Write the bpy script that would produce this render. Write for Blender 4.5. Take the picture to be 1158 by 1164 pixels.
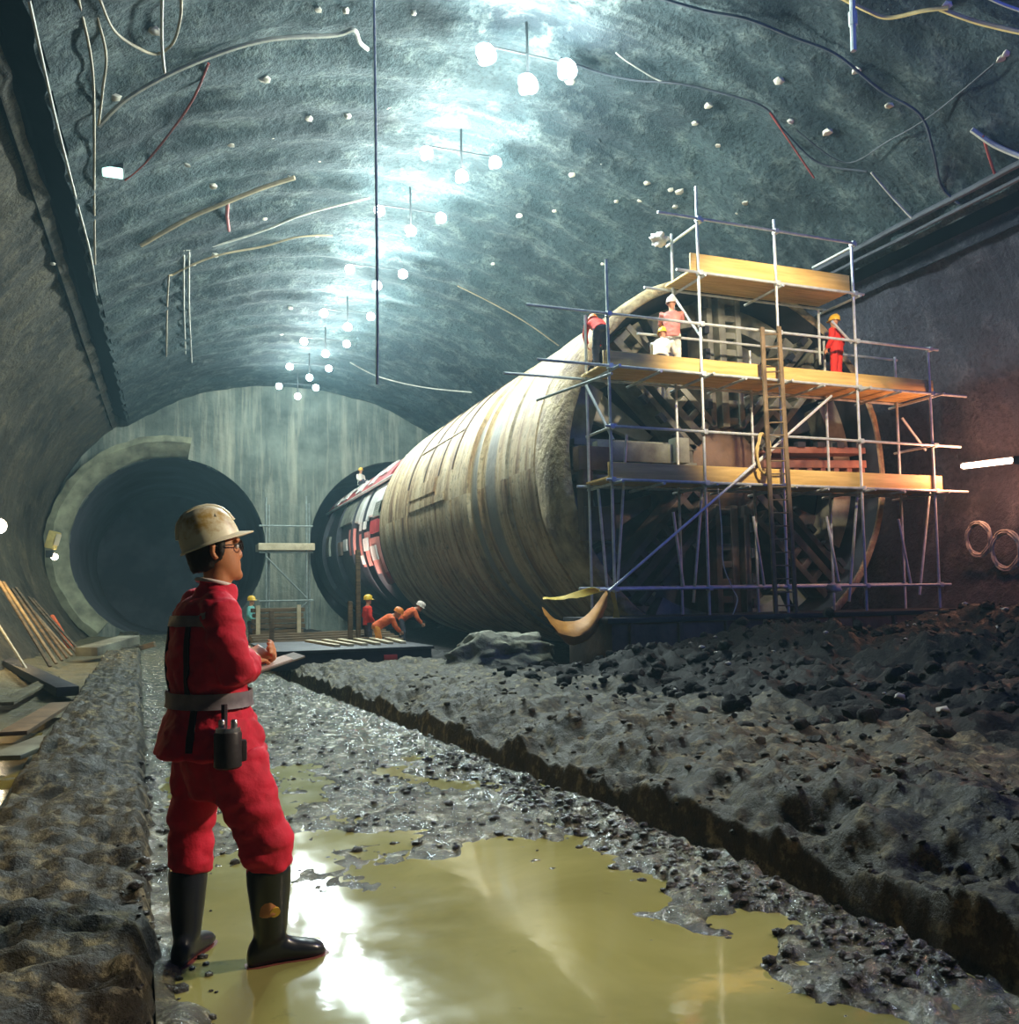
import bpy, bmesh, math, random
from math import sin, cos, pi, radians, atan2, sqrt, hypot
from mathutils import Vector, Matrix, noise
random.seed(11)
for o in list(bpy.data.objects): bpy.data.objects.remove(o)
SC = bpy.context.scene
COL = SC.collection
V = Vector
# ------------------------------------------------------------ camera
CAM_P = V((0, 0, 1.46)); FPX = 1000.0; SHIFT = 42.0
CAM_R = Matrix.Rotation(radians(-21.0), 3, 'Z') @ Matrix.Rotation(radians(93.3), 3, 'X') @ Matrix.Rotation(radians(-1.07), 3, 'Z')
cam = bpy.data.objects.new('camera', bpy.data.cameras.new('camera')); COL.objects.link(cam)
cam.matrix_world = Matrix.Translation(CAM_P) @ CAM_R.to_4x4()
cam.data.sensor_fit = 'AUTO'; cam.data.sensor_width = 36.0
cam.data.lens = 36.0 * FPX / 1164.0
cam.data.shift_y = SHIFT / 1164.0
cam.data.clip_start = 0.05; cam.data.clip_end = 300
SC.camera = cam
# ------------------------------------------------------------ world, exposure, working lamps, added fills
world = bpy.data.worlds.new('world'); SC.world = world; world.use_nodes = True
world.node_tree.nodes['Background'].inputs[0].default_value = (0.05, 0.09, 0.2, 1)
world.node_tree.nodes['Background'].inputs[1].default_value = 0.15
SC.view_settings.view_transform = 'Standard'; SC.view_settings.look = 'None'
SC.view_settings.gamma = 1.0; SC.view_settings.use_curve_mapping = False
SC.view_settings.exposure = 0.14
def lamp(name, loc, energy, col, rad=0.2, target=None, ang=90, blend=0.6):
    d = bpy.data.lights.new(name, 'SPOT' if target else 'POINT')
    d.energy = energy; d.color = col; d.shadow_soft_size = rad
    o = bpy.data.objects.new(name, d); COL.objects.link(o); o.location = loc
    if target:
        d.spot_size = radians(ang); d.spot_blend = blend
        o.rotation_euler = (V(target) - V(loc)).to_track_quat('-Z', 'Y').to_euler()
    return o
ROOF_LAMPS = [(6.77, 16.08, 12.0), (6.69, 20.25, 12.0), (6.31, 23.8, 12.0), (6.34, 28.4, 12.0), (6.24, 33.1, 12.0), (6.03, 37.0, 12.0), (5.96, 41.2, 12.0), (5.82, 44.3, 11.8)]
for i, p in enumerate(ROOF_LAMPS):
    lamp('roof_lamp_light', V(p) - V((0, 0, .05)), [4100, 2700, 2700, 2500, 2200, 1900, 1200, 600][i], (0.81, 0.98, 0.93), 0.3)
# added blue fill lights, no real lamps: they turn the near roof blue
lamp('blue_roof_fill', (12.5, 4.5, 9.8), 900, (0.06, 0.11, 1.0), 0.5)
lamp('blue_roof_fill', (5.5, 10.0, 11.4), 120, (0.35, 0.55, 1.0), 0.5)
lamp('side_floodlight', (7.6, 2.0, 5.5), 2600, (1.0, 0.84, 0.58), 0.25, (0.5, 4.1, 0.9), 40, .9)
lamp('left_wall_light', (-4.6, 26.0, 3.6), 700, (1.0, 0.72, 0.30), 0.25, (-3.4, 26, 0), 130, .6)
lamp('left_wall_light', (-4.3, 12.0, 3.2), 420, (1.0, 0.72, 0.30), 0.25, (-2.9, 11, 0), 120, .6)
lamp('right_wall_light', (16.75, 14.6, 4.3), 260, (1.0, 0.42, 0.24), 0.3)
lamp('scaffold_light', (9.5, 9.0, 8.6), 3900, (1.0, 0.84, 0.58), 0.25, (11.7, 15.2, 6.4), 50, .6)
lamp('tail_light', (6.3, 38.8, 1.2), 900, (1.0, 0.80, 0.70), 0.2, (8.6, 39.0, 4.4), 96, .5)
lamp('bank_light', (10.5, 2.0, 6.5), 1500, (1.0, 0.82, 0.46), 0.25, (4.0, 6.4, 0.2), 34, 1.0)
# ------------------------------------------------------------ pixel rays -> points at real distances
def ray(px, py): return CAM_R @ V(((px - 579) / FPX, -(py - 582 - SHIFT) / FPX, -1))
def at_y(px, py, y): d = ray(px, py); return CAM_P + d * (y / d.y)
def at_x(px, py, x): d = ray(px, py); return CAM_P + d * (x / d.x)
def at_z(px, py, z): d = ray(px, py); return CAM_P + d * ((z - 1.46) / d.z)
# ------------------------------------------------------------ cavern section: axis x = 6
AX, AW, SZ, AH = 6.0, 11.5, 4.5, 8.7
def half_w(z):
    if z >= SZ: return AW * sqrt(max(0, 1 - ((z - SZ) / AH) ** 2))
    return AW - 0.10 * (SZ - z) ** 2
def inside(p): return p.z < SZ + AH and abs(p.x - AX) < half_w(p.z)
def on_roof(px, py, off=0.10):
    d = ray(px, py).normalized(); t = 2.0
    while t < 80 and inside(CAM_P + d * t): t += 0.05
    p = CAM_P + d * (t - off)
    if p.y > 48: p = CAM_P + d * (48 / d.y)
    return p
# ------------------------------------------------------------ materials
class NT:
    def __init__(s, name):
        s.m = bpy.data.materials.new(name); s.m.use_nodes = True
        s.t = s.m.node_tree; s.n = s.t.nodes; s.l = s.t.links
        s.b = s.n['Principled BSDF']
    def new(s, typ, **kw):
        x = s.n.new(typ)
        for k, v in kw.items():
            if k in x.inputs.keys(): x.inputs[k].default_value = v
            else: setattr(x, k, v)
        return x
    def coord(s, stretch=(1, 1, 1)):
        t = s.n.new('ShaderNodeTexCoord'); m = s.n.new('ShaderNodeMapping')
        m.inputs['Scale'].default_value = stretch; s.l.new(t.outputs['Object'], m.inputs[0]); return m.outputs[0]
    def noise(s, vec, scale, detail=5, rough=.6, dist=0):
        x = s.new('ShaderNodeTexNoise'); x.inputs['Scale'].default_value = scale
        x.inputs['Detail'].default_value = detail; x.inputs['Roughness'].default_value = rough; x.inputs['Distortion'].default_value = dist
        s.l.new(vec, x.inputs['Vector']); return x.outputs[0]
    def ramp(s, fac, stops):
        r = s.n.new('ShaderNodeValToRGB'); e = r.color_ramp.elements
        while len(e) < len(stops): e.new(.5)
        for q, (p, c) in zip(e, stops):
            q.position = p; q.color = (c, c, c, 1) if not isinstance(c, tuple) else (*c, 1)
        s.l.new(fac, r.inputs[0]); return r.outputs[0]
    def mix(s, fac, a, b, mode='MIX'):
        x = s.n.new('ShaderNodeMix'); x.data_type = 'RGBA'; x.blend_type = mode
        for i, v in ((0, fac), (6, a), (7, b)):
            if hasattr(v, 'links'): s.l.new(v, x.inputs[i])
            else: x.inputs[i].default_value = v if i == 0 else (*v, 1)
        return x.outputs[2]
    def math(s, op, a, b=0):
        x = s.n.new('ShaderNodeMath'); x.operation = op
        for i, v in enumerate((a, b)):
            if hasattr(v, 'links'): s.l.new(v, x.inputs[i])
            else: x.inputs[i].default_value = v
        return x.outputs[0]
    def bump(s, h, strength, dist, prev=None):
        x = s.n.new('ShaderNodeBump'); x.inputs['Strength'].default_value = strength; x.inputs['Distance'].default_value = dist
        s.l.new(h, x.inputs['Height'])
        if prev: s.l.new(prev, x.inputs['Normal'])
        return x.outputs[0]
    def out(s, col, rough=.8, normal=None, metal=0.0, spec=.4):
        for k, v in (('Base Color', col), ('Roughness', rough), ('Metallic', metal), ('Specular IOR Level', spec)):
            if hasattr(v, 'links'): s.l.new(v, s.b.inputs[k])
            else: s.b.inputs[k].default_value = (*v, 1) if isinstance(v, tuple) else v
        if normal: s.l.new(normal, s.b.inputs['Normal'])
        return s.m
def simple(name, c1, c2=None, scale=6, rough=.7, metal=0.0, bump=.2, bdist=.01, stretch=(1, 1, 1), lo=.35, hi=.65, spec=.5):
    n = NT(name); v = n.coord(stretch); f = n.noise(v, scale)
    c2 = c2 or tuple(x * .6 for x in c1)
    return n.out(n.ramp(f, [(lo, c2), (hi, c1)]), rough, n.bump(n.noise(v, scale * 3), bump, bdist), metal, spec)
def emit(name, c, s):
    n = NT(name); n.b.inputs['Base Color'].default_value = (*c, 1)
    n.b.inputs['Emission Color'].default_value = (*c, 1); n.b.inputs['Emission Strength'].default_value = s; return n.m
M = {}
def shotcrete(name, base, light, dark, streak=.5):
    n = NT(name); v = n.coord()
    big = n.noise(v, .28, 4); mid = n.noise(v, 1.4, 6, .65); fine = n.noise(v, 9, 6, .7)
    st = n.noise(n.coord((.28, 2.6, .28)), 1.0, 5, .6, .1); streak = streak * .45
    c = n.ramp(big, [(.32, dark), (.62, base)])
    c = n.mix(n.ramp(mid, [(.50, 0.), (.80, .6)]), c, light)
    c = n.mix(n.ramp(st, [(.56, 0.), (.70, streak)]), c, light)
    c = n.mix(n.ramp(fine, [(.36, .75), (.52, 0.)]), c, dark)
    nm = n.bump(mid, .9, .25); nm = n.bump(fine, .8, .06, nm); nm = n.bump(n.noise(v, 32, 4, .7), .6, .02, nm)
    return n.out(c, .82, nm, 0, .25)
M['roof'] = shotcrete('shotcrete_roof', (.042, .064, .068), (.23, .27, .25), (.005, .009, .013))
M['wall_l'] = shotcrete('shotcrete_left', (.075, .063, .042), (.21, .175, .105), (.014, .012, .009), .4)
M['wall_r'] = shotcrete('shotcrete_right', (.055, .055, .072), (.15, .15, .17), (.018, .017, .026), .2)
def headwall():
    n = NT('headwall'); v = n.coord()
    st = n.noise(n.coord((1.6, 1, .12)), 1.0, 6, .65); mid = n.noise(v, .8, 6)
    c = n.ramp(mid, [(.3, (.06, .075, .065)), (.68, (.17, .20, .17))])
    c = n.mix(n.ramp(st, [(.48, 0.), (.66, .8)]), c, (.36, .36, .28))
    c = n.mix(n.ramp(st, [(.30, .7), (.42, 0.)]), c, (.03, .036, .036))
    return n.out(c, .85, n.bump(n.noise(v, 4, 6), .7, .08))
M['headwall'] = headwall()
M['collar'] = simple('collar_concrete', (.30, .31, .20), (.12, .12, .08), 1.2, .8, 0, .5, .05)
M['eye'] = simple('tunnel_lining', (.075, .08, .10), (.03, .032, .045), .35, .85, 0, .5, .06)
M['eyeface'] = simple('tunnel_haze_face', (.12, .125, .15), (.02, .02, .03), .22, .9, 0, .3, .05)  # faint blue-grey haze inside the tunnel, put into the end disc's colour
M['seam'] = simple('seam_shade', (.006, .006, .008), (.003, .003, .004), 2, .95, spec=.05)
def mud(name, c1, c2, c3, wet=(.28, .75), spec=.5):
    n = NT(name); v = n.coord()
    a = n.noise(v, 1.1, 6, .65); b = n.noise(v, 7, 7, .7); f = n.noise(v, 38, 5, .7)
    c = n.ramp(a, [(.3, c1), (.55, c2)]); c = n.mix(n.ramp(b, [(.52, 0.), (.68, .85)]), c, c3)
    c = n.mix(n.ramp(b, [(.34, .8), (.48, 0.)]), c, c1)
    nm = n.bump(b, .8, .10); nm = n.bump(f, .7, .022, nm)
    return n.out(c, n.ramp(b, [(.35, wet[0]), (.7, wet[1])]), nm, 0, spec)
M['road'] = mud('wet_road_mud', (.028, .028, .020), (.11, .108, .062), (.36, .345, .21), (.08, .34), .95)
M['bank'] = mud('bank_mud', (.016, .013, .009), (.075, .062, .036), (.44, .37, .22), (.4, .8), .25)
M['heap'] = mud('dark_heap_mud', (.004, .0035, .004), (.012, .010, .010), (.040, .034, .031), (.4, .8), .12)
M['kerb'] = mud('kerb_mud', (.007, .007, .006), (.038, .032, .019), (.42, .37, .22), (.4, .8), .2)
M['leftg'] = mud('left_ground_mud', (.05, .042, .02), (.13, .11, .05), (.22, .19, .09), (.35, .8))
def water(name, c1, c2, rough=.05):
    n = NT(name); v = n.coord()
    a = n.noise(v, .9, 5, .6, .6); w = n.noise(v, 5, 3, .5)
    c = n.ramp(a, [(.34, c1), (.62, c2)])
    c = n.mix(n.ramp(n.noise(v, 6, 6, .7), [(.62, 0.), (.74, .45)]), c, (.09, .085, .04))
    return n.out(c, n.ramp(n.noise(v, 2.2, 5), [(.4, rough), (.7, rough + .10)]), n.bump(w, .05, .02))
M['water'] = water('muddy_water', (.23, .215, .07), (.33, .31, .11))
M['water_l'] = water('ochre_water', (.22, .16, .04), (.30, .22, .06), .08)
AXIS = (11.85, 4.4)
def shield_steel():
    n = NT('rusty_shield_steel'); t = n.n.new('ShaderNodeTexCoord'); sp = n.n.new('ShaderNodeSeparateXYZ')
    n.l.new(t.outputs['Object'], sp.inputs[0])
    an = n.math('ARCTAN2', n.math('SUBTRACT', sp.outputs[2], AXIS[1]), n.math('SUBTRACT', sp.outputs[0], AXIS[0]))
    cb = n.n.new('ShaderNodeCombineXYZ')
    n.l.new(n.math('MULTIPLY', sp.outputs[1], 2.6), cb.inputs[0]); n.l.new(n.math('MULTIPLY', an, .9), cb.inputs[1])
    st = n.noise(cb.outputs[0], .8, 6, .72, .15); blot = n.noise(n.coord(), .8, 6, .65); fine = n.noise(n.coord(), 6, 6, .7)
    c = n.ramp(st, [(.30, (.07, .04, .025)), (.41, (.30, .16, .07)), (.50, (.56, .40, .21)), (.66, (.74, .62, .42))])
    c = n.mix(n.ramp(blot, [(.50, 0.), (.70, .7)]), c, (.20, .115, .06))
    c = n.mix(n.ramp(fine, [(.36, .6), (.47, 0.)]), c, (.10, .06, .035))
    fr = n.math('DIVIDE', n.math('SUBTRACT', sp.outputs[1], 17.0), 8.0)
    pb = n.ramp(fr, [(0., 0.), (.315, 0.), (.33, .9), (.37, 0.), (.44, 0.), (.46, .8), (.53, .75), (.545, 0.), (.62, 0.), (.635, .9), (.70, .7), (.72, 0.)])
    c = n.mix(pb, c, (.20, .20, .19))
    return n.out(c, .62, n.bump(n.noise(n.coord(), 3, 7, .7), .5, .05), .15)
M['shield'] = shield_steel()
M['rim'] = simple('crusted_rim_steel', (.58, .44, .24), (.18, .11, .06), 2.2, .75, .1, .9, .08)
M['steel_grey'] = simple('greenish_grey_steel', (.27, .28, .22), (.08, .07, .055), 1.1, .6, .2, .4, .03)
M['steel_pale'] = simple('pale_steel', (.62, .62, .54), (.33, .32, .27), 1.3, .6, .1, .3, .02)
M['steel_brown'] = simple('brown_steel', (.20, .12, .075), (.06, .038, .028), 1.2, .65, .2, .5, .04)
M['steel_deep'] = simple('deep_brown_steel', (.085, .05, .04), (.025, .017, .016), 1.2, .7, .1, .5, .04)  # lower spokes and wedges: dirt, and the warm dim light put into the colour
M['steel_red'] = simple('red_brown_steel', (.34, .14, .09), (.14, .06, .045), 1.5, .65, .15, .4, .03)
M['steel_dark'] = simple('dark_steel', (.035, .035, .045), (.012, .012, .018), 1.3, .6, .2, .3, .03)
M['galv'] = simple('galvanised_tube', (.70, .73, .70), (.48, .51, .50), 5, .45, .25, .15, .005)
M['wood'] = simple('yellow_scaffold_board', (.86, .58, .19), (.66, .41, .11), 2.2, .6, 0, .2, .01, (.5, 6, 6))
M['wood_old'] = simple('old_timber', (.17, .105, .05), (.06, .04, .02), 2.5, .8, 0, .4, .01, (1, 1, 6))
M['wood_pale'] = simple('pale_timber', (.62, .53, .36), (.42, .34, .21), 3, .75, 0, .3, .01)
M['ladderwood'] = simple('ladder_timber', (.26, .18, .09), (.13, .085, .04), 3, .7)
M['paint_red'] = simple('red_paint', (.52, .045, .05), (.30, .025, .03), 1.5, .5, 0, .2, .02)
M['paint_white'] = simple('white_paint', (.80, .78, .74), (.55, .52, .48), 1.5, .55, 0, .2, .02)
M['paint_pink'] = simple('faded_red_paint', (.62, .24, .20), (.42, .12, .10), 1.5, .6, 0, .2, .02)
M['orange'] = simple('orange_fabric', (.85, .16, .03), (.60, .08, .02), 6, .8, 0, .3, .02)
M['orange_y'] = simple('yellow_orange_fabric', (.90, .36, .04), (.65, .20, .03), 6, .8)
M['redcloth'] = simple('bright_red_fabric', (.85, .03, .015), (.6, .02, .01), 6, .8, 0, .3, .02)
M['teal'] = simple('teal_fabric', (.18, .48, .44), (.10, .33, .30), 6, .8)
M['whitecloth'] = simple('white_fabric', (.78, .75, .66), (.6, .56, .48), 6, .8)
M['navy'] = simple('dark_trousers', (.05, .05, .075), (.03, .03, .045), 6, .8)
M['skin'] = simple('skin', (.62, .30, .17), (.52, .23, .12), 8, .55, 0, .1, .003)
M['hair'] = simple('black_hair', (.012, .010, .010), (.005, .004, .004), 40, .6, 0, .6, .004)
M['helmet_y'] = simple('yellow_helmet_shell', (.85, .55, .04), (.75, .42, .03), 5, .4)
M['helmet_o'] = simple('orange_helmet_shell', (.85, .28, .04), (.75, .2, .03), 5, .4)
M['helmet_p'] = simple('pale_helmet_shell', (.80, .72, .62), (.6, .45, .4), 5, .4)
M['tarp'] = simple('orange_tarpaulin', (.75, .33, .05), (.45, .17, .02), 2, .55, 0, .5, .03)
M['yellow'] = simple('yellow_webbing', (.80, .55, .05), (.6, .38, .03), 5, .6)
M['cable_pale'] = simple('pale_cable', (.50, .48, .40), (.30, .28, .24), 3, .6)
M['cable_tan'] = simple('tan_cable', (.36, .28, .16), (.22, .17, .10), 3, .6)
M['cable_dark'] = simple('dark_cable', (.045, .05, .065), (.02, .02, .03), 3, .6)
M['cable_red'] = simple('red_cable', (.42, .07, .05), (.25, .04, .03), 3, .6)
M['cable_yellow'] = simple('yellow_cable', (.70, .52, .20), (.5, .35, .12), 3, .6)
M['rope'] = simple('grey_rope', (.78, .80, .70), (.55, .57, .50), 12, .8)
M['bolt'] = simple('pale_bolt_plate', (.72, .66, .54), (.45, .40, .32), 5, .7)
M['stone'] = simple('boulder_stone', (.30, .29, .22), (.08, .08, .06), 2.2, .8, 0, .8, .06)
M['clod'] = mud('clod_mud', (.012, .012, .013), (.035, .033, .030), (.10, .095, .08), (.18, .5))
M['stonelight'] = simple('pale_rubble', (.50, .46, .38), (.28, .24, .2), 4, .7)
M['lens'] = emit('floodlight_glass', (.80, .95, 1.0), 160)
M['lens_warm'] = emit('warm_lamp_glass', (1.0, .85, .6), 25)
M['tube_light'] = emit('fluorescent_tube_glass', (1.0, .80, .66), 9)
M['lens_green'] = emit('green_lamp_glass', (.55, .9, .8), 1.6)
M['galv_dull'] = simple('dull_grey_tube', (.26, .31, .29), (.16, .19, .18), 5, .6, .2)
M['lamp_body'] = simple('lamp_housing', (.035, .038, .04), (.02, .02, .022), 5, .5, .4)
M['boxyellow'] = simple('yellow_box_paint', (.62, .50, .16), (.42, .33, .10), 4, .6)
# ------------------------------------------------------------ mesh building
class MB:
    def __init__(s): s.v = []; s.f = []
    def add(s, vs, fs):
        k = len(s.v); s.v += [V(v) for v in vs]; s.f += [[i + k for i in f] for f in fs]; return s
    def box(s, c, d, R=None):
        c = V(c); hx, hy, hz = d[0] / 2, d[1] / 2, d[2] / 2
        vs = [V((x, y, z)) for x in (-hx, hx) for y in (-hy, hy) for z in (-hz, hz)]
        if R is not None: vs = [R @ v for v in vs]
        return s.add([c + v for v in vs], [[0, 1, 3, 2], [4, 6, 7, 5], [0, 4, 5, 1], [2, 3, 7, 6], [0, 2, 6, 4], [1, 5, 7, 3]])
    def beam(s, a, b, w, h, up=(0, 0, 1)):
        a = V(a); b = V(b); z = (b - a).normalized(); u = V(up)
        if abs(z.dot(u)) > .95: u = V((1, 0, 0))
        x = u.cross(z).normalized(); y = z.cross(x)
        R = Matrix((x, y, z)).transposed()
        return s.box((a + b) / 2, (w, h, (b - a).length), R)
    def rings(s, rs, closed=False, cap=True):
        n = len(rs[0]); vs = [p for r in rs for p in r]; fs = []
        m = len(rs)
        for i in range(m if closed else m - 1):
            for j in range(n):
                a, b = i * n + j, i * n + (j + 1) % n; c, d = ((i + 1) % m) * n + (j + 1) % n, ((i + 1) % m) * n + j
                fs.append([a, b, c, d])
        if cap and not closed: fs += [list(range(n))[::-1], [(m - 1) * n + j for j in range(n)]]
        return s.add(vs, fs)
    def tube(s, pts, r, seg=8, closed=False, caps=True, flat=None):
        pts = [V(p) for p in pts]; n = len(pts); rs = r if isinstance(r, (list, tuple)) else [r] * n
        x = None; out = []
        for i, p in enumerate(pts):
            if closed: t = pts[(i + 1) % n] - pts[i - 1]
            else: t = pts[min(i + 1, n - 1)] - pts[max(i - 1, 0)]
            t.normalize()
            if x is None:
                u = V((0, 0, 1)) if abs(t.z) < .9 else V((0, 1, 0)); x = u.cross(t).normalized()
            else: x = (x - t * x.dot(t)).normalized()
            y = t.cross(x)
            f = flat or (1, 1)
            out.append([p + (x * cos(2 * pi * j / seg) * f[0] + y * sin(2 * pi * j / seg) * f[1]) * rs[i] for j in range(seg)])
        return s.rings(out, closed, caps)
    def lathe_y(s, prof, cx, cz, seg=96, wob=0.0, a0=0, a1=2 * pi):
        full = abs(a1 - a0 - 2 * pi) < 1e-4; n = seg if full else seg + 1; vs = []
        for (y, r) in prof:
            for j in range(n):
                a = a0 + (a1 - a0) * j / seg; p = V((cx + r * cos(a), y, cz + r * sin(a)))
                if wob:
                    k = noise.fractal(p * 1.3, 1, 2, 4) * wob; p += V((cos(a), 0, sin(a))) * k
                vs.append(p)
        fs = []
        for i in range(len(prof) - 1):
            for j in range(seg):
                j2 = (j + 1) % n; fs.append([i * n + j, i * n + j2, (i + 1) * n + j2, (i + 1) * n + j])
        return s.add(vs, fs)
    def disc_y(s, cx, y, cz, r, seg=64):
        return s.add([(cx + r * cos(2 * pi * j / seg), y, cz + r * sin(2 * pi * j / seg)) for j in range(seg)], [list(range(seg))])
    def blob(s, c, r, amp=.25, sub=2, freq=1.2, squash=(1, 1, 1), seed=0):
        bm = bmesh.new(); bmesh.ops.create_icosphere(bm, subdivisions=sub, radius=1)
        off = V((seed * 3.1, seed * 1.7, seed * 5.3)); k = len(s.v); bm.verts.index_update()
        for v in bm.verts:
            d = v.co.normalized(); q = 1 + amp * noise.noise(d * freq + off) + amp * .5 * noise.noise(d * freq * 2.7 + off)
            s.v.append(V(c) + V((d.x * squash[0], d.y * squash[1], d.z * squash[2])) * r * q)
        for f in bm.faces: s.f.append([v.index + k for v in f.verts])
        bm.free(); return s
    def build(s, name, mat, parent=None, smooth=35, bevel=0, recenter=True):
        me = bpy.data.meshes.new(name); vs = s.v; loc = V((0, 0, 0))
        if parent is None and recenter and vs:
            loc = V((sum(v.x for v in vs) / len(vs), sum(v.y for v in vs) / len(vs), min(v.z for v in vs)))
            vs = [v - loc for v in vs]
        me.from_pydata([tuple(v) for v in vs], [], s.f); me.validate()
        bm = bmesh.new(); bm.from_mesh(me); bmesh.ops.recalc_face_normals(bm, faces=bm.faces)
        if bevel: bmesh.ops.bevel(bm, geom=[e for e in bm.edges if e.calc_face_angle(0) > .5], offset=bevel, segments=2, affect='EDGES', profile=.6, clamp_overlap=True)
        bm.to_mesh(me); bm.free()
        if smooth: me.shade_smooth(); me.set_sharp_from_angle(angle=radians(smooth))
        me.materials.append(M[mat] if isinstance(mat, str) else mat)
        o = bpy.data.objects.new(name, me); COL.objects.link(o); o.location = loc
        if parent is not None:
            o.parent = parent
            if parent.type == 'EMPTY': o.matrix_parent_inverse = (Matrix.Translation(parent.location) @ parent.rotation_euler.to_matrix().to_4x4()).inverted()
        return o
def tag(o, label=None, cat=None, group=None, kind=None):
    for k, v in (('label', label), ('category', cat), ('group', group), ('kind', kind)):
        if v: o[k] = v
    return o
def thing(name, loc, label, cat, group=None, rz=0):
    o = bpy.data.objects.new(name, None); COL.objects.link(o); o.location = loc; o.rotation_euler = (0, 0, rz); o.empty_display_size = .2
    return tag(o, label, cat, group)
def copy_tree(o, parent=None):
    c = o.copy(); COL.objects.link(c)
    if parent is not None: c.parent = parent
    for ch in list(o.children): copy_tree(ch, c)
    return c
def lerp(a, b, t): return a + (b - a) * t
def sstep(a, b, x): t = min(1, max(0, (x - a) / (b - a))); return t * t * (3 - 2 * t)
def pl(x, tab):
    if x <= tab[0][0]: return tab[0][1]
    for (a, b), (c, d) in zip(tab, tab[1:]):
        if x <= c: return b + (d - b) * (x - a) / (c - a)
    return tab[-1][1]
def nz(x, y, z=0, oct=4): return noise.fractal(V((x, y, z)), 1.0, 2.0, oct)
def smooth_path(pts, sub=6):
    pts = [V(p) for p in pts]; P = [pts[0]] + pts + [pts[-1]]; out = []
    for i in range(1, len(P) - 2):
        for k in range(sub):
            t = k / sub; a, b, c, d = P[i - 1], P[i], P[i + 1], P[i + 2]
            out.append(.5 * ((2 * b) + (c - a) * t + (2 * a - 5 * b + 4 * c - d) * t * t + (3 * b - a - 3 * c + d) * t ** 3))
    return out + [pts[-1]]
# ============================================================ THE CAVERN
Y0, Y1 = -9.0, 48.5
def section():                      # points left floor -> crown -> right floor with outward direction
    out = []
    for k in range(24): z = lerp(-1.4, SZ, k / 24); out.append((AX - half_w(z), z))
    for k in range(97): a = pi - pi * k / 96; out.append((AX + AW * cos(a), SZ + AH * sin(a)))
    for k in range(23, -1, -1): z = lerp(-1.4, SZ, k / 24); out.append((AX + half_w(z), z))
    return out
SEC = section()
def seam_ix(): 
    L = min(range(len(SEC)), key=lambda i: hypot(SEC[i][0] + 2.2, SEC[i][1] - 10.6))
    Rr = min(range(len(SEC)), key=lambda i: hypot(SEC[i][0] - 15.5, SEC[i][1] - 9.45))
    return L, Rr
IL, IR = seam_ix()
def shell(name, i0, i1, mat, off=0.0, ribs=.05):
    ny = 300; mb = MB(); cols = SEC[i0:i1 + 1]; n = len(cols); vs = []
    for j in range(ny + 1):
        y = lerp(Y0, Y1, j / ny)
        for i, (x, z) in enumerate(cols):
            d = V((x - AX, 0, z - 3.5)).normalized(); p = V((x, y, z))
            k = .10 * nz(x * .35, y * .35, z * .35) + .07 * nz(x * 1.3, y * 1.3, z * 1.3, 3) + ribs * sin(y * 2 * pi / 1.55 + 1.1 * nz(x * .5, y * .2, z * .5, 2))
            vs.append(p + d * (off + k))
    fs = [[j * n + i, j * n + i + 1, (j + 1) * n + i + 1, (j + 1) * n + i] for j in range(ny) for i in range(n - 1)]
    o = mb.add(vs, fs).build(name, mat, None, 180, 0, False); return tag(o, kind='structure')
shell('ceiling', IL, IR, 'roof')
shell('wall_left', 0, IL - 1, 'wall_l', .30, .03)
shell('wall_right', IR + 1, len(SEC) - 1, 'wall_r', .35, .0)
for nm, i, k in (('trim_1', IL, -1), ('trim_2', IR, 1)):        # recess between roof and side wall, its shadow put into a near-black colour
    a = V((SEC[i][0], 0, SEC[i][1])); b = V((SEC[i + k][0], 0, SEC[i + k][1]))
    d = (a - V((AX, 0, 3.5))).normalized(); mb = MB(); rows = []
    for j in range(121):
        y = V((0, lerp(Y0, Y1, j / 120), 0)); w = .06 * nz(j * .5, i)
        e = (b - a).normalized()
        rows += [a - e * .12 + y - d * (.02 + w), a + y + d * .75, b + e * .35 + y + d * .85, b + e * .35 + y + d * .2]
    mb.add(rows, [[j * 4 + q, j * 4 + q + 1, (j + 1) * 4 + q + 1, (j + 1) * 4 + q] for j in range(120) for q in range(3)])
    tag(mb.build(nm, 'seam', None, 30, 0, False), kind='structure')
# end wall with two tunnel eyes
EYES = [(-.07, 4.4, 4.7), (11.85, 4.4, 4.95)]
def end_wall(name, y, holes, mat, th=.6):
    me = bpy.data.meshes.new('t'); bm = bmesh.new()
    bmesh.ops.create_cube(bm, size=1, matrix=Matrix.Translation((AX, y + th / 2, 5.7)) @ Matrix.Diagonal((27, th, 18, 1))); bm.to_mesh(me); bm.free()
    o = bpy.data.objects.new('t', me); COL.objects.link(o); cut = []
    for (cx, cz, r) in holes:
        c = MB().lathe_y([(y - 2, r), (y + 3, r)], cx, cz, 72); n = 72
        c.f += [list(range(n)), list(range(n, 2 * n))]; co = c.build('t', mat, None, 0, 0, False); cut.append(co)
        md = o.modifiers.new('b', 'BOOLEAN'); md.object = co; md.operation = 'DIFFERENCE'; md.solver = 'EXACT'
    dg = bpy.context.evaluated_depsgraph_get(); nm = bpy.data.meshes.new_from_object(o.evaluated_get(dg)); nm.name = name
    o.modifiers.clear(); o.data = nm; o.name = name; nm.materials.clear(); nm.materials.append(M[mat])
    for c in cut: bpy.data.objects.remove(c)
    return tag(o, kind='structure')
end_wall('wall_end', Y1 - .3, EYES, 'headwall')
end_wall('wall_back', Y0 - .3, [], 'wall_r')
cx, cz, r = EYES[0]
tag(MB().lathe_y([(Y1 - .25, r), (66, r)], cx, cz, 64, .06).build('wall_tunnel_left', 'eye', None, 60, 0, False), kind='structure')
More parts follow.
